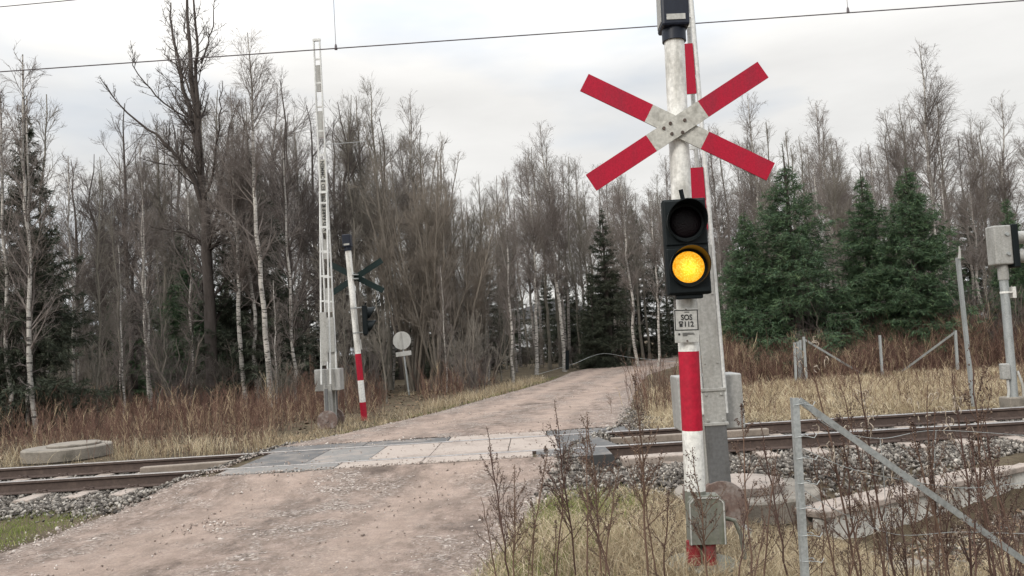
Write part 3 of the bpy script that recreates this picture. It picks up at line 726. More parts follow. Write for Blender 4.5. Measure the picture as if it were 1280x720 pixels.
MB().box((.075,.0,zf(432)),(.04,.03,.22)).build('junction_box', M['lightgrey'], fs, .004)

# ------------------------------------------------------------------ round sign seen from the back
t = empty('road_sign'); p = at(511,487,26.5); t.location = (p[0],26.5,.05); t.rotation_euler = (R(-1),R(-4.5),0); tag(t, 'round road sign seen from its blank back with a small plate below, beyond the crossing', 'road sign')
MB().tube([(0,0,-.3),(0,0,1.95)], .030, 12).build('post', M['galv'], t, smooth=True)
MB().tube([(0,-.05,1.80),(0,-.035,1.80)], .30, 40).build('disc', M['lightgrey'], t, smooth=True)
MB().box((0,-.045,1.36),(.52,.012,.15)).build('small_plate', M['lightgrey'], t, .003)
MB().box((0,-.055,1.80),(.05,.02,.55)).build('rib', M['greypaint'], t)

# ------------------------------------------------------------------ track-side signal at the right
pb = at(1268,505,12.45); pt = at(1253,332,12.45); t = bpy.data.objects.new('trackside_signal', None); COL.objects.link(t); t.matrix_world = frame_between(pb, pt); hh = float(np.linalg.norm(pt-pb))
tag(t, 'grey trackside signal with box lamp on its pole at the right edge', 'signal')
MB().tube([(0,0,0),(0,0,hh)], .062, 24).build('pole', M['galv'], t, smooth=True)
MB().tube([(0,0,hh-.22),(0,0,hh+.02)], .075, 24).build('collar', M['greypaint'], t, smooth=True)
mb = MB(); mb.box((-.02,.0,hh+.31),(.27,.24,.60)); mb.build('lamp_box', M['greypaint'], t, .02)
mb = MB()
for zz, xx in ((hh+.47,.03),(hh+.17,.03)): mb.tube([(xx,-.155,zz),(xx,-.12,zz)], .026, 12)
mb.build('lock', M['galv'], t, smooth=True)
MB().box((.15,.0,hh+.29),(.09,.30,.66)).build('backboard', M['black'], t, .01)
for zz in (hh+.42,hh+.13):
    mb = MB(); mb.tube([(.18,0,zz),(.46,0,zz)], .10, 20, cap=False); mb.tube([(.18,0,zz),(.46,0,zz)], .094, 20, cap=False); mb.build('visor', M['greypaint'], t, smooth=True)
MB().box((.11,-.02,hh-.42),(.05,.10,.17)).build('number_plate', M['white'], t, .004)
mb = MB(); mb.tube([(0,0,hh-.43),(0,0,hh-.40)], .068, 20); mb.bar((0,-.06,hh-.415),(.12,-.05,hh-.415),.02,.02); mb.build('band', M['white'], t)
MB().box((-.13,-.05,.50),(.12,.10,.24)).build('junction_box', M['greypaint'], t, .015)
MB().box((0,0,.0),(.30,.30,.22)).build('footing', M['concrete'], t, .02)
mb = MB(); mb.tube([(-.1,-.05,.38),(-.1,-.06,.2),(-.13,-.05,.02)], .02, 8); mb.tube([(.06,-.05,.5),(.10,-.08,.3),(.12,-.05,.05)], .018, 8); mb.build('cable', M['lightgrey'], t, smooth=True)

# ------------------------------------------------------------------ fences
def post(p0, p1, w=.045, mm='galv', name='fence_post', lab=None, brace=None, group=None, tip=False):
    mb = MB(); up = (0,1,0)
    a, b_ = Vector(p0), Vector(p1)
    # L-profile steel
    t_ = (b_-a).normalized(); u = t_.cross(Vector((0,1,0))).normalized(); v = Vector((0,1,0))
    mb.bar(a-v*w/2, b_-v*w/2, w, .005, 0, (0,1,0)); mb.bar(a+u*(w/2-.002), b_+u*(w/2-.002), .005, w, 0, (0,1,0))
    r = empty(name, tuple(a)); 
    for k in range(len(mb.v)): mb.v[k] = mb.v[k]-a
    mb.build('post_profile', M[mm], r)
    if brace is not None:
        m2 = MB(); c, d = Vector(brace[0])-a, Vector(brace[1])-a
        m2.bar(c, d, w*.95, .005, 0, (0,1,0)); m2.bar(c+Vector((0,w/2,.0)), d+Vector((0,w/2,0)), .005, w*.9, 0, (0,1,0)); m2.build('brace', M[mm], r)
    if tip:
        m3 = MB(); m3.prism([(-.02,0),(.03,.0),(.035,.14),(.02,.20),(-.005,.03)], -.02, .0, 0, Matrix.Translation(b_-a-Vector((0,.03,.02)))); m3.build('tip', M['lightgrey'], r)
    tag(r, lab, 'fence post', group); return r
a = at(1007,735,4.0); b_ = at(993,497,4.0)
dirv = (a-b_)/np.linalg.norm(a-b_); a = a+dirv*.35
post(a, b_, .033, lab='near galvanised corner fence post with a long diagonal brace, in the weeds', brace=(at(999,500,4.02), at(1300,715,4.25)))
# bolt and rusty wires on the near fence
def wire(name, pts, rad=.0022, mm='galv', n=5):
    P = [Vector(q) for q in pts]; out = []
    for i in range(len(P)-1):
        p0, p1, p2, p3 = P[max(i-1,0)], P[i], P[i+1], P[min(i+2,len(P)-1)]
        for s in range(8):
            t_ = s/8; out.append(.5*((2*p1)+(-p0+p2)*t_+(2*p0-5*p1+4*p2-p3)*t_*t_+(-p0+3*p1-3*p2+p3)*t_**3))
    out.append(P[-1]); return MB().tube(out, rad, n).build(name, M[mm], smooth=True)
for k, (pts, lab) in enumerate((
   ([(1001,502,4.0),(1040,535,4.05),(1100,548,4.2),(1170,538,4.4),(1290,545,4.7)], 'thin slack fence wire sagging from the top of the near post'),
   ([(1002,560,4.0),(1060,585,4.05),(1130,600,4.2),(1210,610,4.4),(1300,600,4.7)], 'thin fence wire running right from the middle of the near post'),
   ([(1004,612,4.0),(1050,640,4.05),(1120,668,4.2),(1200,665,4.4),(1300,668,4.7)], 'low fence wire crossing in front of the trough'),
   ([(1100,548,4.2),(1105,600,4.2),(1108,660,4.22),(1112,740,4.25)], 'upright broken fence wire hanging beside the diagonal brace'),
   ([(1170,538,4.4),(1168,600,4.4),(1175,670,4.4),(1172,740,4.4)], 'upright broken fence wire hanging in the weeds at the right'))):
    tag(wire('fence_wire', [at(*q) for q in pts], .0017), lab, 'wire')
mb = MB()
for py in (505,545,572,603,634,668,700):
    q = Vector(at(998.5+(py-505)*.055, py, 4.0))
    L = [q+Vector((.036*math.cos(a_), .036*math.sin(a_)*.9, .004*math.sin(a_*3))) for a_ in np.linspace(0,5.9,12)]+[q+Vector((.06,-.02,-.01)), q+Vector((.075,-.015,.008))]
    mb.tube(L, .0022, 5)
tag(mb.build('wire_tie', M['galv'], smooth=True), 'row of bent wire ties wound round the near corner fence post', 'wire ties')
tag(wire('fence_wire', [at(1290,540,12.3), at(1180,533,12.2), at(1120,520,12.1)], .003), 'slack pale wire lying over the rails at the right', 'wire')
# far fence
FP = 'posts of the old fence beyond the track'
def fpost(x0, yb, x1, yt, d, lab, **k): return post(at(x0,yb,d), at(x1,yt,d), .055, lab=lab, group=FP, **k)
fpost(995,477,993,428,21.0,'leftmost post of the cluster of grey posts before the spruces')
fpost(1000,477,997,427,21.3,'second post from the left in the cluster before the spruces')
fpost(1003,476,1000,425,21.6,'third post from the left in the cluster before the spruces')
fpost(1008,476,1004.5,421,21.0,'tallest post of the cluster before the spruces, with a brace to the right', brace=(at(1005,424,21), at(1082,470,21.5)))
fpost(1103,470,1099.5,419,21.4,'lone grey post standing in the red-brown thicket')
fpost(1197,462,1194,413,20.6,'grey post in the thicket with a brace sloping down to the left', brace=(at(1194,415,20.6), at(1128,464,21.2)))
post(at(1217,508,12.9), at(1197,322,12.9), .052, lab='tall thin grey post with a pale pointed tip beyond the rails', tip=True)
t = post(at(709,462,36), at(709,438,36), .16, 'black', lab='short black post at the roadside far beyond the crossing')
tag(wire('rope', [at(672,468,36.4), at(700,460,36.2), at(722,453,36), at(738,446,36.4), at(757,442,37), at(790,447,37.5), at(845,452.5,38)], .009, 'galv'), 'pale slack line strung across the far end of the dirt road', 'rope')

# ------------------------------------------------------------------ overhead wires
ow = empty('overhead_line', (0,YT,5.78)); tag(ow, 'overhead contact wire with droppers strung above the railway', 'overhead wire')
mb = MB(); mb.tube([(x, .12*math.sin(x*.05), .0) for x in np.linspace(-60,45,40)], .0085, 8); mb.build('contact_wire', M['wire'], ow, smooth=True)
msz = lambda x: .95+.0045*(x+9)**2
mb = MB(); mb.tube([(x, 0, msz(x)) for x in np.linspace(-28,30,60)], .0065, 8); mb.build('messenger_wire', M['wire'], ow, smooth=True)
for px in (420,1060):
    q = at(px, 62 if px == 420 else 14, YT); mb = MB(); mb.tube([(q[0],0,.0),(q[0],0,msz(q[0]))], .0035, 6); mb.tube([(q[0],0,-.012),(q[0],0,.05),(q[0],0,.075)], [.022,.016,.004], 8); mb.build('dropper', M['wire'], ow, smooth=True)

# ------------------------------------------------------------------ trees
def gzs(x, y): return float(gz(np.array([x]), np.array([y]))[0])
def crown_mesh(name, parts, mat_): 
    V, Fs, Rn = merge(parts); return np_mesh(name, V, Fs, mat_, smooth=True)
def trunk_line(h, r0, r, wander=.02, K=16, lean=0, top=.012):
    t = np.linspace(0,1,K); P = np.zeros((1,K,3)); w = np.cumsum(r.randn(K,2)*wander*h/K**.5*.35,axis=0); w -= w[0]
    P[0,:,0] = w[:,0]+lean*t*h; P[0,:,1] = w[:,1]; P[0,:,2] = t*h-.15
    Rr = (r0*(1-t)**.85+top)[None]; Rr[0,0] *= 1.35; return P, Rr
def bare_tree(h, r0, r, n1=30, n2=7, n3=6, n4=3, t0=.3, ang=(R(25),R(55)), l1=.30, up=.7, droop=0, tr=.0055, lean=0, P0=None, shape=.7, wander=.05):
    P, Rr = trunk_line(h, r0, r, lean=lean, wander=wander) if P0 is None else P0
    if P0 is not None: h = float(P[:,:,2].max())
    f1 = lambda t, L: h*l1*np.clip((1.08-t),.05,1)**shape*(.45+.55*ss(t0-.05,t0+.25,t))
    A, Ar = kids(P, Rr, n1, t0, .985, ang, f1, up, 8, .42, .05, .007, r)
    B, Br = kids(A, Ar, n2, .10, .97, (R(22),R(50)), lambda t, L: L*.62*(1.12-t)+.08, up*.35, 6, .55, .06, .0050, r, ref=h*l1*.55)
    B2, B2r = kids(P, Rr, int(n1*.3), t0*.6, .995, (R(30),R(65)), lambda t, L: h*.06+0*t, up*.5, 6, .3, .08, .005, r)
    B, Br = np.concatenate([B,B2]), np.concatenate([Br,B2r])
    Cc, Cr = kids(B, Br, n3, .08, 1, (R(18),R(48)), lambda t, L: np.clip(L*.70*(1.2-t),.15,1.4), up*.25-droop*.8, 5, .7, .07, tr*.70, r, ref=h*.08)
    D, Dr = kids(Cc, Cr, n4, .1, 1, (R(18),R(45)), lambda t, L: np.clip(L*.7,.12,.8), -droop*1.1+.15, 4, .8, .08, tr*.50, r, ref=h*.05)
    tv, tf = tubes(P, Rr, 10); av, af = tubes(A, Ar, 5); V_, Fs_, _r = merge([(tv,tf),(av,af)])
    tm = np_mesh('trunk', V_, Fs_, [M['bark'],M['twig']], smooth=True, midx=np.concatenate([np.zeros(len(tf)),np.ones(len(af))]))
    cm = crown_mesh('crown', [tubes(B,Br,3), tubes(Cc,Cr,3), tubes(D,Dr,3)], None)
    return tm, cm
def set_mat(me, mm, m2=None):
    if m2 and len(me.materials) > 1: me.materials[0] = M[mm]; me.materials[1] = M[m2]; return me
    me.materials.clear(); me.materials.append(M[mm]); return me
def multi_stem(h, r, ns=14, spread=.28, r0=.05, **k):
    K = 14; t = np.linspace(0,1,K); P = np.zeros((ns,K,3)); Rr = np.zeros((ns,K))
    for i in range(ns):
        a = r.rand()*6.28; s = spread*math.sqrt(r.rand()); hh = h*(1-.35*s/spread*r.rand())*(.75+.3*r.rand())
        b0 = r.randn(2)*.25
        P[i,:,0] = b0[0]+math.cos(a)*s*hh*(t**.9)+np.cumsum(r.randn(K)*.03); P[i,:,1] = b0[1]+math.sin(a)*s*hh*(t**.9)+np.cumsum(r.randn(K)*.03); P[i,:,2] = hh*t**.95-.1
        Rr[i] = r0*(.6+.6*r.rand())*(1-t)**.9+.008
    return bare_tree(h, r0, r, P0=(P,Rr), **k)
def needles(P, n, r, ln=.13, w=.022, spread=.5, ref=0):
    """small needle sprays along branch polylines"""
    N, K, _ = P.shape; pi = np.repeat(np.arange(N), n)
    if ref: Lp = np.linalg.norm(np.diff(P,axis=1),axis=2).sum(1); pi = pi[r.rand(len(pi)) < Lp[pi]/ref]
    m_ = len(pi)
    f = r.rand(m_)*(K-1); i = np.minimum(f.astype(int),K-2); fr = (f-i)[:,None]
    pos = P[pi,i]*(1-fr)+P[pi,i+1]*fr; T = P[pi,i+1]-P[pi,i]; T /= np.linalg.norm(T,axis=1,keepdims=True)+1e-9
    q = r.randn(m_,3); q[:,2] -= .35; d = T+q*spread; d /= np.linalg.norm(d,axis=1,keepdims=True)+1e-9
    s = np.cross(d, r.randn(m_,3)); s /= np.linalg.norm(s,axis=1,keepdims=True)+1e-9
    L = (ln*(.6+.8*r.rand(m_)))[:,None]; W = (w*(.6+.8*r.rand(m_)))[:,None]
    V = np.stack([pos-s*W*.5, pos+s*W*.5, pos+d*L+s*W*.25, pos+d*L-s*W*.25],1).reshape(-1,3)
    Fq = np.arange(m_*4).reshape(-1,4); return V, Fq, m_
def spruce(h, r, rad=.28, n=150, n2=13, nn=16, dense=1., bare_top=0, t0=.03, nl=.088, nw=.012, pw=1.0, lead=.94):
    P, Rr = trunk_line(h, h*.012+.02, r, wander=.008, top=.008)
    nt_r = max(8,n//9); t = t0+(lead-t0)*((np.arange(n)//9+r.rand(n)*.28)/nt_r)**.95; t = np.clip(t,0,lead); 
    base = np.array([P[0,min(15,int(v*15))] for v in t]); fz = t*h-.15; base = base.copy(); base[:,2] = fz
    az = r.rand(n)*6.283; el = R(-16)+R(56)*t+r.randn(n)*R(6)
    L = h*rad*np.clip(1-t/lead*.985,.01,1)**pw*(.74+.36*r.rand(n))*(.62+.38*ss(.0,.35,1-t))+.05
    K = 7; A = np.zeros((n,K,3)); A[:,0] = base
    d = np.stack([np.cos(az)*np.cos(el),np.sin(az)*np.cos(el),np.sin(el)],1)
    for k in range(1,K):
        s = k/(K-1); dd = d.copy(); dd[:,2] += -.45*math.sin(s*3.1)*(1-t)+.35*s*s; dd += r.randn(n,3)*.05; dd /= np.linalg.norm(dd,axis=1,keepdims=True)
        A[:,k] = A[:,k-1]+dd*(L/(K-1))[:,None]
    Ar = (np.clip(L*.010,.006,.03))[:,None]*np.linspace(1,.3,K)[None]
    B, Br = kids(A, Ar, n2, .12, 1, (R(40),R(68)), lambda t_, L0: np.clip(L0*.42*(1.12-t_),.10,.9), -.38, 5, .5, .08, .004, r, flat=.75, ref=h*rad*.5)
    Cc, Cr = kids(B, Br, 2, .2, .9, (R(30),R(60)), lambda t_, L0: np.clip(L0*.5,.08,.4), -.3, 4, .5, .08, .003, r, flat=.5)
    n1_ = needles(A, int(nn*6), r, nl, nw, .5, h*rad*.9); nb = needles(B, int(nn*3.4), r, nl, nw, .5, h*rad*.38); nc = needles(Cc, int(nn*1.5), r, nl, nw, .5, h*rad*.17); nt_ = needles(P[:,11:], 90, r, nl*.7, nw)
    Vs, Fs, o, rn = [], [], 0, []
    for V, Fq, m_ in (n1_, nb, nc, nt_): Vs.append(V); Fs.append(Fq+o); o += len(V); rn.append(np.repeat(np.clip(r.rand(m_)*.7+.3*np.repeat(r.rand((m_+39)//40),40)[:m_],0,1),4))
    cm = np_mesh('crown', np.concatenate(Vs), np.concatenate(Fs), [M['needle']], rnd=np.concatenate(rn))
    tm = crown_mesh('trunk', [tubes(P,Rr,8), tubes(A,Ar,3), tubes(B,Br,3)], None)
    return tm, cm
kinds = {}
def pale(i):
    h_, tm, cm = kinds['birch%d' % i]; t2 = tm.copy(); t2.materials[0] = M['palebark']; kinds['pale%d' % i] = (h_, t2, cm)
def reg(key, hgt, meshes, trunk_m, crown_m):
    tm, cm = meshes; set_mat(tm, trunk_m, crown_m); set_mat(cm, crown_m); tm.name = 'trunk'; cm.name = 'crown'; kinds[key] = (hgt, tm, cm)
RS = lambda s: np.random.RandomState(s)
for i in range(3):
    reg('birch%d' % i, 12, bare_tree(12, .085, RS(10+i), n1=42, n2=10, n3=9, n4=5, t0=.34, ang=(R(25),R(48)), l1=.27, up=.55, droop=.35, lean=(.03,-.03,.01)[i]), 'birch', 'twig_red'); pale(i)
for i in range(3):
    reg('aspen%d' % i, 12, bare_tree(12, .085, RS(20+i), n1=38, n2=9, n3=8, n4=4, t0=.28, ang=(R(25),R(50)), l1=.27, up=.75, lean=(.02,-.03,.0)[i]), 'aspen', 'twig')
for i in range(3):
    reg('dark%d' % i, 11, bare_tree(11, .10, RS(30+i), n1=32, n2=8, n3=8, n4=4, t0=.18, ang=(R(30),R(60)), l1=.34, up=.65, lean=(.0,.03,-.04)[i], wander=.08), 'darkbark', 'twig_dark')
for i in range(2):
    reg('slim%d' % i, 8, bare_tree(8, .035, RS(40+i), n1=32, n2=8, n3=6, n4=3, t0=.15, ang=(R(22),R(42)), l1=.22, up=.7, lean=(.02,-.03)[i]), 'aspen', 'twig')
reg('slimbirch', 8, bare_tree(8, .04, RS(44), n1=32, n2=8, n3=6, n4=4, t0=.2, ang=(R(25),R(45)), l1=.22, up=.5, droop=.2, lean=.03), 'birch', 'twig_red')
for i in range(2):
    reg('fan%d' % i, 9, multi_stem(9, RS(50+i), ns=15, spread=.33, n1=15, n2=7, n3=6, n4=3, t0=.22, ang=(R(14),R(34)), l1=.22, up=.45, tr=.006), 'bark', 'twig_tan')
for i in range(2):
    reg('bush%d' % i, 3, multi_stem(3, RS(60+i), ns=16, spread=.5, r0=.018, n1=8, n2=5, n3=4, n4=1, t0=.15, ang=(R(20),R(50)), l1=.3, up=.4, tr=.0045), 'bark', ('twig_dark','twig')[i])
reg('green0', 7, spruce(7, RS(70), rad=.40, n=290, n2=17, nn=15, pw=.95, lead=.90), 'darkbark', 'needle')
reg('green1', 7, spruce(7, RS(71), rad=.32, n=290, n2=16, nn=15, pw=.9), 'darkbark', 'needle')
reg('green2', 7, spruce(7, RS(72), rad=.27, n=240, n2=12, nn=16, pw=.9), 'darkbark', 'needle')
reg('spruce0', 10, spruce(10, RS(80), rad=.22, n=220, n2=12, nn=14, t0=.06, nl=.11, nw=.017, pw=.9), 'darkbark', 'needle_dark')
reg('spruce1', 9, spruce(9, RS(81), rad=.25, n=230, n2=13, nn=17, t0=.02, nl=.11, nw=.017), 'darkbark', 'needle_dark')
KN = {'birch':'birch_tree','pale':'birch_tree','slimbirch':'birch_tree','aspen':'bare_tree','dark':'bare_tree','slim':'bare_sapling','fan':'multi_stemmed_tree','bush':'bare_bush','green':'spruce_tree','spruce':'spruce_tree'}
CN = {'birch_tree':'birch','bare_tree':'bare tree','bare_sapling':'sapling','multi_stemmed_tree':'multi-stemmed tree','bare_bush':'bush','spruce_tree':'spruce'}
def tree(kind, px, ytop, d, label, group=None, rz=None, ybase=None, wide=1.0, x=None):
    h0, tm, cm = kinds[kind]
    if x is None: x = at(px, hor(px), d)[0]
    zb = gzs(x, d) if abs(x) < 60 else 0.
    htop = at(px-(hor(px)-ytop)*.05*0, ytop, d)[2]-zb if ytop is not None else ybase
    s = htop/h0
    nm = KN[kind.rstrip('0123456789')]
    r_ = empty(nm, (x, d, zb), rs.rand()*6.28 if rz is None else rz); r_.scale = (s*wide, s*wide, s)
    for n_, me in (('trunk',tm),('crown',cm)): link(bpy.data.objects.new(n_, me), r_)
    tag(r_, label, CN[nm], group); return r_

# the big forked bare tree: leaders and limbs laid out one by one
def line3(pts, d, K=12, dy=0):
    Q = np.array([at(px, py, d) for px, py in pts]); Q[:,1] += np.linspace(0,dy,len(Q))
    s = np.linspace(0,len(Q)-1,K); i = np.minimum(s.astype(int),len(Q)-2); f = (s-i)[:,None]; return Q[i]*(1-f)+Q[i+1]*f
D0 = 25.0
hero = [([(268,512),(264,440),(260,350),(256,280),(251,220),(246,170),(241,110),(236,50),(232,-20)],.21,.035,0),
 ([(246,190),(238,150),(224,105),(213,60),(202,15),(200,-10)],.085,.02,.8),
 ([(247,180),(251,130),(252,80),(254,30),(250,-20)],.075,.02,-.8),
 ([(255,270),(244,225),(228,200),(210,178),(188,162),(165,140),(150,118)],.08,.012,-1),
 ([(243,130),(228,100),(214,75),(196,62),(186,45)],.04,.012,1.),
 ([(258,300),(268,260),(270,200),(272,150),(280,110)],.06,.012,1.3),
 ([(249,170),(238,150),(220,140),(200,120),(183,100),(185,70)],.04,.010,-1),
 ([(260,330),(240,290),(222,270),(208,262)],.04,.012,1),
 ([(259,310),(236,292),(208,290)],.03,.012,-1),
 ([(254,250),(275,215),(288,160),(300,120)],.05,.01,-1.4),
 ([(262,380),(290,330),(312,270),(318,220)],.05,.01,1.4),
 ([(263,400),(235,350),(205,310),(190,260),(186,200)],.05,.01,1.8),
 ([(253,80),(262,50),(268,20),(266,-10)],.03,.01,0), ([(237,60),(226,30),(224,0)],.03,.01,.5)]
hr = RS(90)
P = np.stack([line3(p, D0, 14, dy) for p, a, b_, dy in hero])+hr.randn(len(hero),14,3)*.025
Rr = np.stack([np.linspace(a, b_, 14) for p, a, b_, dy in hero])
org = P[0,0].copy(); org[2] = gzs(org[0],D0)-.1; P = P-org; P[0,0,2] = -.2
A, Ar = kids(P, Rr, 26, .10, .99, (R(28),R(60)), lambda t, L: np.clip(L*.26,.5,2.1)*(1.15-t)+.12, .5, 7, .35, .08, .010, hr, ref=5.5)
B, Br = kids(A, Ar, 10, .1, 1, (R(30),R(60)), lambda t, L: L*.5*(1.2-t), .35, 5, .6, .10, .0075, hr, ref=1.3)
Cc, Cr = kids(B, Br, 6, .1, 1, (R(30),R(60)), lambda t, L: np.clip(L*.6,.1,.5), .3, 4, .7, .10, .006, hr, ref=.6)
t = empty('bare_tree', tuple(org)); tag(t, 'tallest dark bare tree with forked upright leaders reaching out of the top of the picture', 'bare tree')
link(bpy.data.objects.new('trunk', set_mat(crown_mesh('trunk', [tubes(P,Rr,9), tubes(A,Ar,5)], None), 'darkbark')), t)
link(bpy.data.objects.new('crown', set_mat(crown_mesh('crown', [tubes(B,Br,3), tubes(Cc,Cr,3)], None), 'twig_dark')), t)

# trees one can point to
T = [
 ('slimbirch',  14, 95, 19.8,'white-trunked birch leaning at the far left edge of the picture', {}),
 ('slimbirch',  29,110, 20.0,'white-trunked birch, second from the left edge, close beside its neighbour', {}),
 ('slimbirch',  47, 62, 19.7,'tall white-trunked birch rising in front of the dark left spruce', {}),
 ('spruce1', 38,108, 20.6,'tall dark spruce at the far left behind three white birches', {'wide':1.0}),
 ('slimbirch',99,190, 23,'thin birch just right of the dark left spruce', {}),
 ('slimbirch',368,150, 25,'thin white birch stem just left of the raised far boom', {}),
 ('slimbirch',191,260, 24,'thin white birch stem between the undergrowth and the grey trees left of the forked tree', {}),
 ('slim0',  120,210, 21.5,'slender crooked sapling between the left spruce and the grey birches', {}),
 ('dark1',  165,125, 30,'wide-crowned grey tree left of the tallest forked tree', {}),
 ('dark0',  135,190, 31,'spreading bare tree with a drooping crown near the gap of sky at the left', {}),
 ('birch1', 190,170, 28,'pale birch half hidden behind twigs left of the tallest forked tree', {}),
 ('slimbirch',152,300,22,'short thin birch with a white stem among the reddish undergrowth', {}),
 ('aspen0', 215,150, 30,'olive-grey bare tree directly left of the tallest forked tree', {}),
 ('birch0', 303,110, 24.6,'leaning white birch right of the tallest forked tree', {}),
 ('birch2', 322,150, 25.0,'second leaning white birch right of the tallest forked tree', {}),
 ('birch1', 338, 38, 24.3,'tallest white birch, left of the raised far boom', {}),
 ('spruce1',322,165, 26.2,'dark spruce behind the white birches left of the far boom', {'wide':1.25}),
 ('dark2',  378, 95, 30,'dark many-branched tree directly behind the far boom, on its left', {}),
 ('dark0',  430,118, 31,'dark arching bare tree directly behind the far boom, on its right', {}),
 ('aspen1', 455,130, 31,'grey bare tree between the far boom and the fan-stemmed thicket', {}),
 ('aspen0', 470,112, 32,'second tall grey tree over the fan-stemmed thicket, on its left', {}),
 ('birch0', 518,118, 33,'pale tall tree over the fan-stemmed thicket, on its right', {}),
 ('aspen1', 548,150, 32,'grey tree on the falling right slope of the thicket', {}),
 ('aspen2', 487, 92, 30,'tallest bare tree over the fan-stemmed thicket', {}),
 ('fan0',   515,140, 29,'big tree with many stems fanning out, right of the far signal', {}),
 ('fan1',   545,165, 28,'second fan of brown upright stems beside the round sign', {}),
 ('fan0',   582,225, 30,'lower fan of stems at the bend of the dirt road', {'rz':2.}),
 ('aspen0', 605,215, 31,'thin bare tree at the right end of the fan-stemmed thicket', {}),
 ('slimbirch',555,330,27,'short leaning birch stem in front of the fan-stemmed thicket', {}),
('green2', 205,335, 31,'low green spruce deep behind the leftmost white trunks', {'wide':1.5}),
 ('green1', 243,300, 30,'dim green spruce half hidden by the trunk of the tallest forked tree', {'wide':1.3}),
 ('green2', 150,350, 32,'small green spruce in the shade of the left forest', {'wide':1.4}),
 ('green2', 285,345, 33,'low green spruce right of the tallest forked tree trunk', {'wide':1.4}),
 ('birch1', 668,180, 37,'pale bare birch left of the road end', {}),
 ('birch0', 703,150, 38,'tall pale birch over the road end with a rounded crown', {}),
 ('aspen1', 640,215, 38,'slim grey tree at the left foot of the road end', {}),
 ('spruce0',763,250, 40,'dark spruce behind the road end, left of the near signal', {'wide':1.25}),
 ('spruce1',742,330, 39,'low dark spruce tucked against the taller one behind the road end', {}),
 ('birch2', 795,198, 38,'pale birch just left of the amber lamp', {}),
 ('birch1', 820,235, 36,'slender birch directly left of the near signal pole', {}),
 ('birch0', 965,115, 34,'tall pale birch behind the right arm of the red cross', {}),
 ('green0', 1000,172,25,'big bright green spruce with a bare leader, right of the near signal', {'wide':1.3}),
 ('green1', 942,250, 25.5,'green spruce tucked behind the near barrier', {'wide':1.15}),
 ('green2', 1093,205,25,'narrow green spruce, first of the pair at the right', {'wide':1.35}),
 ('green1', 1150,192,24,'tall full green spruce, second of the pair at the right', {'wide':1.3}),
 ('green2', 1272,235,24,'green spruce at the right edge behind the trackside signal', {}),
 ('birch2', 1175, 52,36,'tallest slender birch at the right, towering over the green spruces', {}),
 ('birch0', 1045,125,38,'pale birch between the big green spruce and the pair', {}),
 ('aspen2', 1120,155,37,'grey bare tree behind the pair of green spruces', {}),
 ('birch1', 1235,140,36,'pale birch right of the tallest slender one', {}),
 ('birch0', 1268,118,35,'pale birch at the right edge above the trackside signal', {}),
]
for kd, px, yt, d, lab, kw in T: tree(kd, px, yt, d, lab, **kw)
# rows behind, by stretch of forest; skyline row heights read from the photograph
sky_x = [-150,0,60,100,140,190,240,300,340,400,450,490,550,600,625,650,700,760,800,870,930,1000,1050,1100,1175,1230,1280,1450]
sky_y = [70,85,125,190,165,150,120,110,95,105,120,120,165,220,250,215,175,205,215,195,150,150,150,150,120,150,140,120]
G = [(-400,120,'left edge',['pale1','slim0','aspen1','dark2','slim1'],11),
     (120,400,'around the tallest forked tree',['pale0','dark0','aspen0','dark1','aspen1','pale2'],14),
     (400,620,'behind the far signal',['aspen0','aspen2','dark2','slim0','aspen1'],12),
     (620,860,'behind the road end',['pale1','aspen1','pale0','aspen0','slim1'],27),
     (860,1280,'behind the green spruces',['pale0','pale1','aspen0','aspen2','pale2','slim0'],36),
     (1280,1650,'right edge',['pale1','aspen1'],8)]
k = 0
for x0, x1, nm, kd, n in G:
    for i in range(n):
        px = x0+(x1-x0)*(i+.5*rs.rand()+.25)/n; d = rs.uniform(30,47) if not (620 < px < 860) else rs.uniform(40,56)
        yt = np.interp(px, sky_x, sky_y)+rs.uniform(-12,48)
        k_ = kd[rs.randint(len(kd))]; white = k_.startswith('pale')
        tree(k_, px, yt, d, ('pale birch' if white else 'thin bare sapling' if k_.startswith('slim') else 'grey-brown bare tree')+' in the rear rows, '+nm, ('birches' if white else 'saplings' if k_.startswith('slim') else 'bare trees')+' in the rear rows, '+nm)
# thin saplings and bushes at the forest edge
for i in range(64):
    px = [rs.uniform(-60,640), rs.uniform(870,1330)][i % 4 == 3]; d = rs.uniform(21,32) if px < 640 else rs.uniform(27,34)
    if px > 500 and px < 640: d = rs.uniform(28,34)
    x = at(px, hor(px), d)[0]
    if road_mask(x, d, 1.2) > .02 or (485 < px < 535 and d < 29) or (395 < px < 470 and d < 22): continue
    side = 'left' if px < 400 else 'behind the far signal' if px < 700 else 'right'
    tree(['slim0','slim1','slimbirch'][rs.randint(3)], px, hor(px)-rs.uniform(90,230), d, 'slender bare sapling at the forest edge, '+side+' part', 'saplings at the forest edge, '+side)
for i in range(46):
    if i < 26: px = rs.uniform(-80,600); d = rs.uniform(21,31)
    elif i < 36: px = rs.uniform(600,870); d = rs.uniform(42,50)
    else: px = rs.uniform(870,1330); d = rs.uniform(21.5,29)
    x = at(px, hor(px), d)[0]
    if road_mask(x, d, 1.) > .02 or (480 < px < 540 and d < 29): continue
    side = 'left of the road' if px < 600 else 'behind the road end' if px < 870 else 'before the green spruces'
    tree('bush%d' % (i % 2), px, None, d, 'tangled leafless bush, '+side, 'leafless bushes, '+side, ybase=rs.uniform(1.4,3.2), x=x)
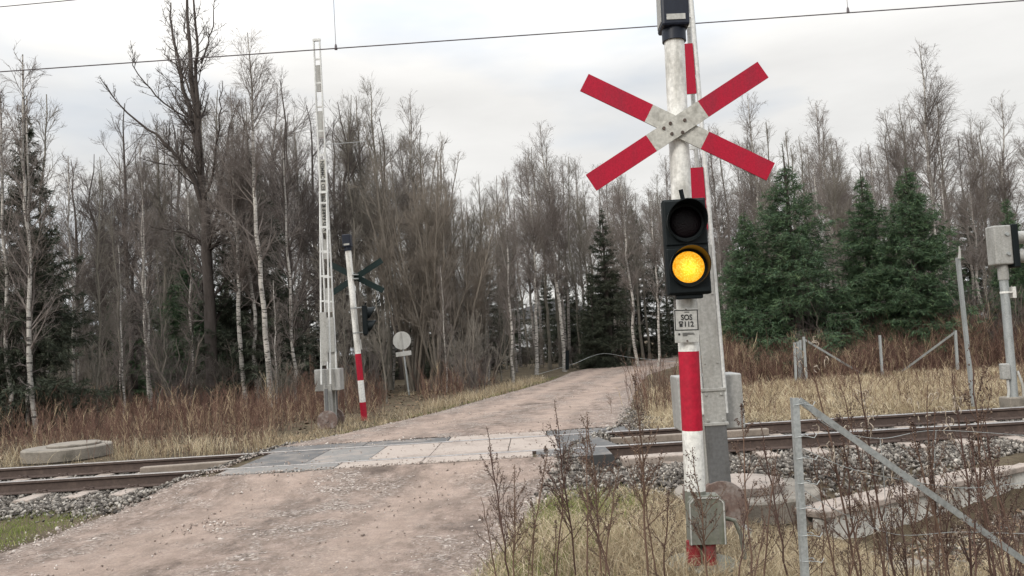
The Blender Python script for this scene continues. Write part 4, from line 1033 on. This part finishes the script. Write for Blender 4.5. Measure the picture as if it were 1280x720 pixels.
for i in range(44):
    px = -150+1600*(i+rs.rand())/44; d = rs.uniform(36,52)
    if 600 < px < 860: d = rs.uniform(48,60)
    side = 'left' if px < 620 else 'behind the road end' if px < 860 else 'right'
    tree(['spruce0','spruce1'][i % 2], px, hor(px)-rs.uniform(60,190), d, 'dark spruce standing deep among the bare trees, '+side+' part', 'dark spruces deep in the forest, '+side, wide=1.5)
# pale house glimpsed through the trunks
hs = empty('house', (at(690,hor(690),78)[0], 78, 0), .15); tag(hs, 'pale house barely seen through the trees at the road end', 'house')
MB().box((0,3,1.9),(11,6,3.8)).build('wall', M['house'], hs)
MB().prism([(-6,3.8),(6,3.8),(6,3.95),(0.01,5.6),(-.01,5.6),(-6,3.95)], -.6, 6.6).build('roof', M['roof'], hs)
for wx in (-3.5,-.8,2.2,4.2):
    f_ = MB().box((wx,-.02,2.1),(1.2,.06,1.3)).build('window', M['white'], hs); MB().box((wx,-.06,2.1),(1.0,.02,1.1)).build('pane', M['pane'], f_)

# ------------------------------------------------------------------ undergrowth and grass
def blades(name, x, y, hgt, wid, mat_, lean=.5, K=4, zoff=0, r=rs):
    N = len(x); z = gz(x,y)-.01+zoff; a = r.rand(N)*6.283; le = lean*(.2+r.rand(N)); b0 = r.rand(N)*6.283
    t = np.linspace(0,1,K)
    cx = x[:,None]+np.cos(a)[:,None]*(le*hgt)[:,None]*t[None]**1.8; cy = y[:,None]+np.sin(a)[:,None]*(le*hgt)[:,None]*t[None]**1.8
    cz = z[:,None]+hgt[:,None]*(t[None]-.35*(le[:,None])*t[None]**2.5)
    w = (wid[:,None]*(1-t[None]**2*.9))/2
    sx = np.cos(b0)[:,None]*w; sy = np.sin(b0)[:,None]*w
    V = np.stack([np.stack([cx-sx,cy-sy,cz],-1), np.stack([cx+sx,cy+sy,cz],-1)],2)   # N,K,2,3
    I = np.arange(N*K*2).reshape(N,K,2)
    Fq = np.stack([I[:,:-1,0],I[:,:-1,1],I[:,1:,1],I[:,1:,0]],-1).reshape(-1,4)
    cl = .5+.5*wob(x*1.1,y*1.1); rn = np.clip(r.rand(N)*.75+.25*cl,0,1)
    return np_mesh(name, V.reshape(-1,3), Fq, mat_, rnd=np.repeat(rn,K*2), smooth=True)
def clumped(n, x0, x1, y0, y1, keep, cl=9, sd=.06):
    cx, cy = scatter(n, x0, x1, y0, y1, keep); x = np.repeat(cx,cl)+rs.randn(len(cx)*cl)*sd; y = np.repeat(cy,cl)+rs.randn(len(cx)*cl)*sd
    k = (keep(x,y) > .12); return x[k], y[k]
def stuff(name, me, label, cat): return tag(np_obj(name, me), label, cat, kind='stuff')
def brush(n, keep, x0, x1, y0, y1, h0, h1, rad, side, mat_, name, lab, cl=6, leanr=.12):
    x, y = clumped(n, x0, x1, y0, y1, keep, cl, .18); N = len(x); K = 5; P = np.zeros((N,K,3)); h = rs.uniform(h0,h1,N)*(.45+.75*ss(-.5,.6,wob(x*1.4+3,y*.9))*ss(-.9,.5,wob(x*.35,y*.4+2)))*np.where(rs.rand(N) < .25, .55, 1)
    dx = rs.randn(N)*leanr; dy = rs.randn(N)*leanr; t = np.linspace(0,1,K); z = gz(x,y)
    P[:,:,0] = x[:,None]+(dx*h)[:,None]*t+rs.randn(N,K)*.02*t; P[:,:,1] = y[:,None]+(dy*h)[:,None]*t+rs.randn(N,K)*.02*t; P[:,:,2] = z[:,None]-.03+h[:,None]*t
    Rr = rad*np.ones((N,1))*np.linspace(1,.5,K)[None]
    B, Br = kids(P, Rr, side, .3, 1, (R(20),R(50)), lambda t_, L: L*.26, .35, 3, .8, .12, rad*.75)
    v1, f1 = tubes(P,Rr,3); v2, f2 = tubes(B,Br,3); r0 = rs.rand(N)
    V = np.concatenate([v1,v2]); rn = np.concatenate([np.repeat(r0,K*3), np.repeat(np.repeat(r0,side),3*3)])
    stuff(name, np_mesh(name, V, np.concatenate([f1,f2+len(v1)]), mat_, rnd=rn, smooth=True), lab, 'undergrowth')
def nearR(x, y):
    r_ = np.interp(y, ED_Y, ED_R)
    k = ss(-.05,.30,x-r_)*(1-ss(7.2,8.3,y+.25*wob(x*3,y*3)))*(y > 3)
    k = k*np.where(x > 2.3, 1-ss(-.12,-.02,trough_side(x,y)), 1)*(1-.85*ss(2.5,3.0,x)*ss(-1.3,-.7,trough_side(x,y)))
    return k*(np.hypot(x-1.93,y-7.85) > .74)*(np.hypot(x-.99,y-5.32) > .16)
x, y = clumped(6600, -.8, 5.6, 3.6, 8.6, nearR, 10)
stuff('dry_grass', blades('dry_grass', x, y, rs.uniform(.06,.27,len(x))*(1-.6*ss(5.9,6.9,y)), rs.uniform(.003,.006,len(x)), M['strawgrass'], 1.1), 'straw-coloured dry grass round the near signal', 'grass')
x, y = clumped(3200, -.8, 3, 4.0, 8.8, lambda x, y: nearR(x,y)*(1-ss(.4,1.3,x-np.interp(y,ED_Y,ED_R)+.4*wob(x*2,y*2))), 10)
stuff('green_grass', blades('green_grass', x, y, rs.uniform(.04,.14,len(x)), rs.uniform(.003,.006,len(x)), M['greengrass'], .7), 'green grass along the right edge of the dirt road', 'grass')
def nearL(x, y):
    l = np.interp(y, ED_Y, ED_L); return ss(.0,.35,l-x)*(1-ss(8.0,9.0,y+.5*wob(x*1.5,y)))*(y > 5)
x, y = clumped(4200, -10, -4.3, 5, 9.2, nearL, 9)
stuff('green_grass', blades('green_grass', x, y, rs.uniform(.02,.085,len(x)), rs.uniform(.003,.006,len(x)), M['greengrass'], .8), 'short green grass between the road and the ballast at the left', 'grass')
clearL = lambda x, y: (np.hypot((x+3.95)/1.0,(y-15.6)/2.4) > 1)*(1-.92*((np.abs(x/y+.170) < .022)&(y > 15)&(y < 27)))
def farL(x, y):
    l = np.interp(y, ED_Y, ED_L); return ss(.15,.5,l-x)*ss(12.6,13.1,y)*(np.hypot(x+8.15,y-13.75) > .75)*(1-.8*(np.hypot(x+7.6,y-12.8) < .8))
x, y = clumped(9000, -14, .6, 12.6, 31, lambda x, y: farL(x,y)*np.maximum(1-ss(13.9,15.4,y+.8*wob(x,y)), (1-ss(.5,2.0,np.interp(y,ED_Y,ED_L)-x))), 9, .08)
stuff('dry_grass', blades('dry_grass', x, y, rs.uniform(.08,.36,len(x))*np.where(clearL(x,y) > .5,1,.6), rs.uniform(.005,.010,len(x)), M['strawgrass'], .8), 'pale dry grass on the bank beyond the rails at the left', 'grass')
x, y = clumped(2600, -6, 1.5, 12.9, 33, lambda x, y: farL(x,y)*(1-ss(.3,.9,np.interp(y,ED_Y,ED_L)-x)), 9, .06)
stuff('green_grass', blades('green_grass', x, y, rs.uniform(.04,.12,len(x)), rs.uniform(.005,.009,len(x)), M['greengrass'], .8), 'green grass along the road edge beyond the crossing', 'grass')
def farR(x, y):
    r_ = np.interp(y, ED_Y, ED_R); return ss(.2,.7,x-r_)*ss(12.5,13.0,y)
x, y = clumped(5000, 1, 17, 12.6, 22.5, farR, 8, .1)
stuff('dry_grass', blades('dry_grass', x, y, rs.uniform(.08,.22,len(x)), rs.uniform(.008,.016,len(x)), M['strawgrass'], 2.4), 'flattened pale grass in the field beyond the rails', 'grass')
x, y = clumped(3000, -.8, 5.0, 3.6, 8.3, nearR, 8, .06)
stuff('dry_grass', blades('dry_grass', x, y, rs.uniform(.06,.16,len(x)), rs.uniform(.003,.007,len(x)), M['strawgrass'], 2.4), 'flattened dry grass around the near signal', 'grass')
TU = [(.99,5.30,.22),(1.93,7.85,.76),(-8.15,13.75,.78),(-4.3,16.7,.3),(-4.0,17.4,.15),(6.86,12.9,.12),(7.3,12.45,.25),(1.3,6.5,.3),(-4.3,26.5,.2),(6.8,21.1,.3)]
tx = np.concatenate([a+r_*np.cos(q) for a,b_,r_ in TU for q in [rs.rand(110)*6.28]])+rs.randn(1100)*.04; ty = np.concatenate([b_+r_*np.sin(q) for a,b_,r_ in TU for q in [rs.rand(110)*6.28]])+rs.randn(1100)*.04
stuff('dry_grass', blades('dry_grass', tx, ty, rs.uniform(.06,.30,len(tx))*(1-.4*(ty < 9)), rs.uniform(.003,.007,len(tx)), M['strawgrass'], .9), 'tufts of dry grass growing against posts and concrete', 'grass')
brush(700, lambda x, y: farR(x,y), 3, 18, 13.2, 21.5, .2,.75,.004,4, M['redstem'], 'undergrowth', 'brown stems scattered through the grass field at the right', 5, .3)
x, y = clumped(9000, 1, 17, 12.6, 22.5, lambda x, y: farR(x,y)*(1-ss(19.5,22,y)*.8)*(1-.6*(np.hypot(x-1.6,y-13.8) < .8)), 9, .09)
stuff('dry_grass', blades('dry_grass', x, y, rs.uniform(.06,.30,len(x))*(.5+.7*ss(-.6,.6,wob(x*1.6,y*1.3))), rs.uniform(.005,.011,len(x)), M['strawgrass'], 1.1), 'pale yellow grass field beyond the rails at the right', 'grass')
clearL = lambda x, y: (np.hypot((x+3.95)/1.0,(y-15.6)/2.4) > 1)*(1-.92*((np.abs(x/y+.170) < .022)&(y > 15)&(y < 27)))
brush(1450, lambda x, y: clearL(x,y)*farL(x,y)*ss(13.9,15.6,y+.6*wob(x,y))*ss(.8,2.2,np.interp(y,ED_Y,ED_L)-x), -18, 0, 13.5, 27, 1*.4,1.15,.0042,7, M['redstem'], 'undergrowth', 'reddish-brown dead stems in front of the forest at the left', leanr=.2)
brush(3000, lambda x, y: farR(x,y)*ss(21.1,21.8,y+.6*wob(x,y))*ss(1.,2.5,x-np.interp(y,ED_Y,ED_R)), 3, 19, 20.5, 25.5, .5,1.55,.005,7, M['redstem'], 'undergrowth', 'dark red-brown thicket in front of the green spruces', leanr=.22)
brush(300, lambda x, y: clearL(x,y)*farL(x,y)*(y < 17), -14, -4, 12.9, 17, .3,.9,.004,4, M['redstem'], 'undergrowth', 'thin reddish stems in the grass beside the rails at the left', 4)
brush(170, lambda x, y: ((np.hypot((x-2.7)/1.0,(y-16.5)/2.0) < 1))*1., 1, 5, 13.5, 20, .4,1.2,.005,5, M['redstem'], 'undergrowth', 'brown stems beside the road bend right of the crossing', 4)
brush(110, lambda x, y: nearR(x,y)*ss(1.6,3.0,x)*(1-ss(5.4,6.2,y)), 1.2, 5.5, 3.6, 7.5, .25,.75,.0022,5, M['stem_dark'], 'undergrowth', 'tangle of dark dead stems in the ditch below the trough', 4, .25)
# broken stones and dirt in the ditch
x, y = scatter(9000, 2.4, 7, 4.2, 9, lambda x, y: (trough_side(x,y) < -.05)*(trough_side(x,y) > -1.6)*.6)
tag(np_obj('rubble', stones('rubble', x, y, gz(x,y)+.004, rs.uniform(.008,.03,len(x)), M['ballast'])), 'dark rubble in the ditch below the cable trough', 'rubble', kind='stuff')
# fallen leaves on soil
nearR2 = lambda x, y: np.maximum(nearR(x,y)*.6, (x > 2.5)*(trough_side(x,y) < -.06)*(y < 9)*1.)
def leaves(n, x0, x1, y0, y1, keep, s0, s1, label):
    x, y = scatter(n, x0, x1, y0, y1, keep); N = len(x); z = gz(x,y)+.01; a = rs.rand(N)*6.28; s = rs.uniform(s0,s1,N)
    c = np.array([[-1,-.6],[1,-.6],[1,.6],[-1,.6]]); X = x[:,None]+s[:,None]*(c[:,0]*np.cos(a)[:,None]-c[:,1]*np.sin(a)[:,None]); Y = y[:,None]+s[:,None]*(c[:,0]*np.sin(a)[:,None]+c[:,1]*np.cos(a)[:,None])
    Z = z[:,None]+s[:,None]*rs.uniform(-.5,.6,(N,4)); V = np.stack([X,Y,Z],-1).reshape(-1,3)
    stuff('fallen_leaves', np_mesh('fallen_leaves', V, np.arange(N*4).reshape(-1,4), M['deadleaf'], rnd=np.repeat(rs.rand(N),4)), label, 'leaves')
leaves(9000, -16, .5, 12.8, 34, farL, .02,.05, 'fallen brown leaves on the ground beyond the rails at the left')
leaves(9000, .3, 7, 3.8, 9, nearR2, .014,.040, 'fallen brown leaves in the grass at the lower right')

# ------------------------------------------------------------------ dry weeds in front
def octa(c, s, r):
    N = len(c); base = np.array([[1,0,0],[-1,0,0],[0,1,0],[0,-1,0],[0,0,1],[0,0,-1]],float)
    V = c[:,None,:]+base[None]*s[:,None,None]*r.uniform(.6,1.4,(N,6,1)); Fq = np.array([[0,2,4],[2,1,4],[1,3,4],[3,0,4],[2,0,5],[1,2,5],[3,1,5],[0,3,5]])
    return V.reshape(-1,3), (Fq[None]+(np.arange(N)*6)[:,None,None]).reshape(-1,3)
def weed(seed, h=1.25, side=22, dens=1., curl=False):
    r = RS(seed); K = 14; t = np.linspace(0,1,K); P = np.zeros((1,K,3)); b_ = r.uniform(-.16,.16,2)
    P[0,:,0] = b_[0]*h*t**1.5+np.cumsum(r.randn(K))*.006; P[0,:,1] = b_[1]*h*t**1.5+np.cumsum(r.randn(K))*.006; P[0,:,2] = h*t-.03
    Rr = (.0052*(1-t)**.6+.0016)[None]
    A, Ar = kids(P, Rr, side, .25, .98, (R(22),R(48)), lambda t_, L: h*.30*(1.12-t_)**.8, .45, 6, .6, .07, .0014, r)
    B, Br = kids(A, Ar, 5, .25, 1, (R(25),R(50)), lambda t_, L: L*.30, .3, 4, .8, .1, .0011, r)
    def pts(Q, n, sd): 
        i = r.randint(0,len(Q),n); f = .35+.65*r.rand(n); k_ = f*(Q.shape[1]-1); j = np.minimum(k_.astype(int),Q.shape[1]-2); fr = (k_-j)[:,None]; return Q[i,j]*(1-fr)+Q[i,j+1]*fr+r.randn(n,3)*sd
    c = np.concatenate([pts(A,int(260*dens),.005), pts(B,int(420*dens),.004), pts(P[:,8:],int(60*dens),.008)]); sv, sf = octa(c, r.uniform(.0022,.0052,len(c)), r)
    v, Fs, _ = merge([tubes(P,Rr,6), tubes(A,Ar,4), tubes(B,Br,3)]); sm_ = np_mesh('stem', v, Fs, M['stem_dark'], rnd=np.full(len(v), r.rand()), smooth=True)
    if curl:
        c2 = pts(A, 46, .012); N = len(c2); K2 = 9; Q = np.zeros((N,K2,3)); a = r.rand(N)*6.28; rr = r.uniform(.012,.026,N)
        for k_ in range(K2):
            th = k_/(K2-1)*r.uniform(3.2,5.2,N) if k_ else np.zeros(N)
            Q[:,k_,0] = c2[:,0]+np.cos(a)*rr*np.sin(th); Q[:,k_,1] = c2[:,1]+np.sin(a)*rr*np.sin(th); Q[:,k_,2] = c2[:,2]+rr*(1-np.cos(th))
        sv, sf = tubes(Q, np.full((N,K2),.0026), 4); sd_ = np_mesh('seed_heads', sv, sf, M['fluff'], rnd=np.repeat(r.rand(N),K2*4))
    else: sd_ = np_mesh('seed_heads', sv, sf, M['seed'], rnd=np.repeat(r.rand(len(c)),6))
    return h, sm_, sd_
W = [weed(1,1.25,18,.8), weed(2,1.25,12,.7), weed(3,1.2,21,1.), weed(4,1.3,8,.4), weed(5,1.2,14,.7), weed(6,1.3,6,.3), weed(7,1.2,10,.5)]; WC = [weed(11,1.3,10,.5,True), weed(12,1.2,14,.5,True)]
def put_weed(kind, px, ytop, d, label, group=None, ybase=None):
    h, a, b_ = kind; q = at(px, ytop, d); zb = gzs(q[0], d); s = max(.25,(q[2]-zb)/h)
    o = empty('dry_weed', (q[0], d, zb), rs.rand()*6.28); o.scale = (s**.6,)*2+(s,)
    for n_, me in (('stem',a),('seed_heads',b_)):
        q_ = link(bpy.data.objects.new(n_, me), o)
        if n_ == 'seed_heads': q_['kind'] = 'stuff'
    tag(o, label, 'dead weed', group)
WL = [
 (0,625,528,4.9,'bushy dead weed at the left of the clump on the road edge'),(2,634,575,4.6,'shorter dead weed leaning at the left of the road-edge clump'),
 (4,652,560,4.7,'dead weed close behind the leftmost one on the road edge'),
 (1,681,552,4.8,'dead weed between the two tall ones left of the crossing ramp'),(0,703,492,5.0,'tall dead weed in front of the dark end of the crossing'),
 (3,722,520,4.6,'thin dead weed just right of the tall one before the crossing ramp'),(2,735,508,4.9,'dead weed with dense seed heads before the dark ramp slab'),
 (4,745,575,4.4,'low dead weed in the grass below the dark ramp slab'),(1,762,610,4.2,'thin low dead weed in the grass left of the near signal'),
 (2,789,455,4.7,'tallest dead weed left of the near signal'),(3,806,540,4.5,'thin dead weed left of the striped pole'),(1,822,600,4.2,'low dead weed at the left foot of the striped pole'),
 (2,868,552,4.4,'dead weed crossing the white part of the striped pole'),(4,918,505,4.7,'dead weed in front of the lower barrier post'),(3,940,560,4.3,'thin dead weed before the near manhole lid'),
 (1,902,600,4.1,'low dead weed in front of the counterweight'),(0,968,520,4.8,'dead weed between the manhole and the corner fence post'),(3,925,640,3.9,'short dead weed under the barrier'),
 ('c0',1046,404,4.6,'tall weed with pale curled pods right of the corner fence post'),('c1',1098,445,4.7,'weed with pale curled pods in the middle of the right part'),
 ('c0',1150,470,4.5,'weed with curled pods in front of the tall thin grey post'),('c1',1186,455,4.9,'weed with curled pods left of the trackside signal'),
 (3,1030,540,4.2,'thin dark weed directly right of the corner fence post'),(1,1062,505,4.5,'dark weed behind the diagonal brace near its top'),
 (3,1082,470,4.8,'tall thin weed rising between the two curled-pod weeds'),(0,1115,560,4.2,'dark weed crossing the middle of the diagonal brace'),
 (3,1135,500,4.4,'thin weed over the trough lid'),(4,1172,520,4.3,'dark weed left of the lower end of the brace'),(3,1206,420,4.8,'tall thin weed standing beside the tall grey post'),
 (1,1222,520,4.4,'dark weed below the trackside signal'),(0,1248,500,4.6,'dark bushy weed at the right edge of the ditch'),(3,1268,540,4.2,'thin dark weed at the right edge'),
 (3,1098,600,3.9,'short dark weed low behind the brace'),(1,1190,600,3.9,'short dark weed where the brace meets the ground'),(4,1045,620,3.8,'short bushy weed at the foot of the corner post'),
 (3,1242,610,3.8,'short thin weed low at the right edge'),(0,1000,610,4.6,'short weed behind the corner post'),(3,1160,640,3.7,'short dark weed in front of the ditch'),
 (1,690,640,4.6,'low weed in the green grass of the road edge'),(4,655,650,4.8,'low weed at the very edge of the road'),
]
for kd, px, yt, d, lab in WL: put_weed(WC[int(kd[1])] if isinstance(kd,str) else W[kd], px, yt, d, lab)
for i in range(24):
    px = rs.uniform(600,1290) if i < 12 else rs.uniform(1000,1290); d = rs.uniform(4.3,6.2)
    put_weed(W[rs.randint(3,7)], px, rs.uniform(570,670), d, 'low dark dead weed among others, '+('in the grass left of the corner fence post' if px < 995 else 'in the ditch right of the corner fence post'), 'low dead weeds, '+('left of' if px < 995 else 'right of')+' the corner fence post')
# weeds on the far side verge
for px, yt, d, lab in ((762,490,14.6,'brown weed on the gravel beyond the crossing at the right'),(815,440,15.5,'brown weed in the yellow grass behind the near signal pole'),(826,452,14.8,'second brown weed in the yellow grass behind the near signal pole'),(385,440,16,'brown weed left of the far barrier'),(478,470,17.5,'brown weed right of the far signal foot')):
    put_weed(W[2], px, yt, d, lab)

# ------------------------------------------------------------------ daylight
w = bpy.data.worlds.new('World'); SC.world = w; w.use_nodes = True; nt = w.node_tree; nt.nodes.clear()
out = nt.nodes.new('ShaderNodeOutputWorld'); bg = nt.nodes.new('ShaderNodeBackground'); nt.links.new(bg.outputs[0], out.inputs[0])
SUN_EL, SUN_AZ = R(32), R(215)     # azimuth clockwise from +y
sk = nt.nodes.new('ShaderNodeTexSky'); sk.sky_type = 'NISHITA'; sk.sun_disc = False; sk.sun_elevation = SUN_EL; sk.sun_rotation = SUN_AZ
tc = nt.nodes.new('ShaderNodeTexCoord'); gen = tc.outputs['Generated']
sep = nt.nodes.new('ShaderNodeSeparateXYZ'); nt.links.new(gen, sep.inputs[0])
nz = noise(nt, 1.6, 5, .5, gen, mapscale=(1,1,3.2)); cr1 = ramp(nt, [(.36,(.70,.79,.90)), (.47,(.88,.92,.965)), (.57,(1.10,1.075,1.03))]); nt.links.new(nz.outputs[0], cr1.inputs[0])
nz2 = noise(nt, 3.4, 6, .55, gen, mapscale=(1,1,3.5)); cr2_ = ramp(nt, [(.35,.93),(.65,1.05)]); nt.links.new(nz2.outputs[0], cr2_.inputs[0])
cl = mixc(nt, 1.0, cr1.outputs[0], cr2_.outputs[0], 'MULTIPLY')
mr = nt.nodes.new('ShaderNodeMapRange'); mr.inputs[1].default_value = .30; mr.inputs[2].default_value = 1.0; mr.inputs[3].default_value = 1.0; mr.inputs[4].default_value = 4.6
nt.links.new(sep.outputs[2], mr.inputs[0])
vm = nt.nodes.new('ShaderNodeVectorMath'); vm.operation = 'SCALE'; nt.links.new(cl, vm.inputs[0]); nt.links.new(mr.outputs[0], vm.inputs['Scale'])
vm2 = nt.nodes.new('ShaderNodeVectorMath'); vm2.operation = 'SCALE'; nt.links.new(vm.outputs[0], vm2.inputs[0]); vm2.inputs['Scale'].default_value = 5.75
c = mixc(nt, .93, sk.outputs[0], vm2.outputs[0]); nt.links.new(c, bg.inputs[0]); bg.inputs[1].default_value = .12
sd = bpy.data.lights.new('sun','SUN'); sd.energy = 1.5; sd.angle = R(14); sd.color = (1,.95,.87); so = bpy.data.objects.new('sun', sd); COL.objects.link(so)
dirs = Vector((math.sin(SUN_AZ)*math.cos(SUN_EL), math.cos(SUN_AZ)*math.cos(SUN_EL), math.sin(SUN_EL))); so.rotation_euler = dirs.to_track_quat('Z','Y').to_euler(); so.location = (0,0,30)
SC.view_settings.view_transform = 'Standard'; SC.view_settings.look = 'None'; SC.view_settings.exposure = .27; SC.view_settings.gamma = 1
SC.cycles.max_bounces = 6; SC.cycles.diffuse_bounces = 3; SC.cycles.transparent_max_bounces = 4
try: SC.cycles.use_denoising = True
except Exception: pass
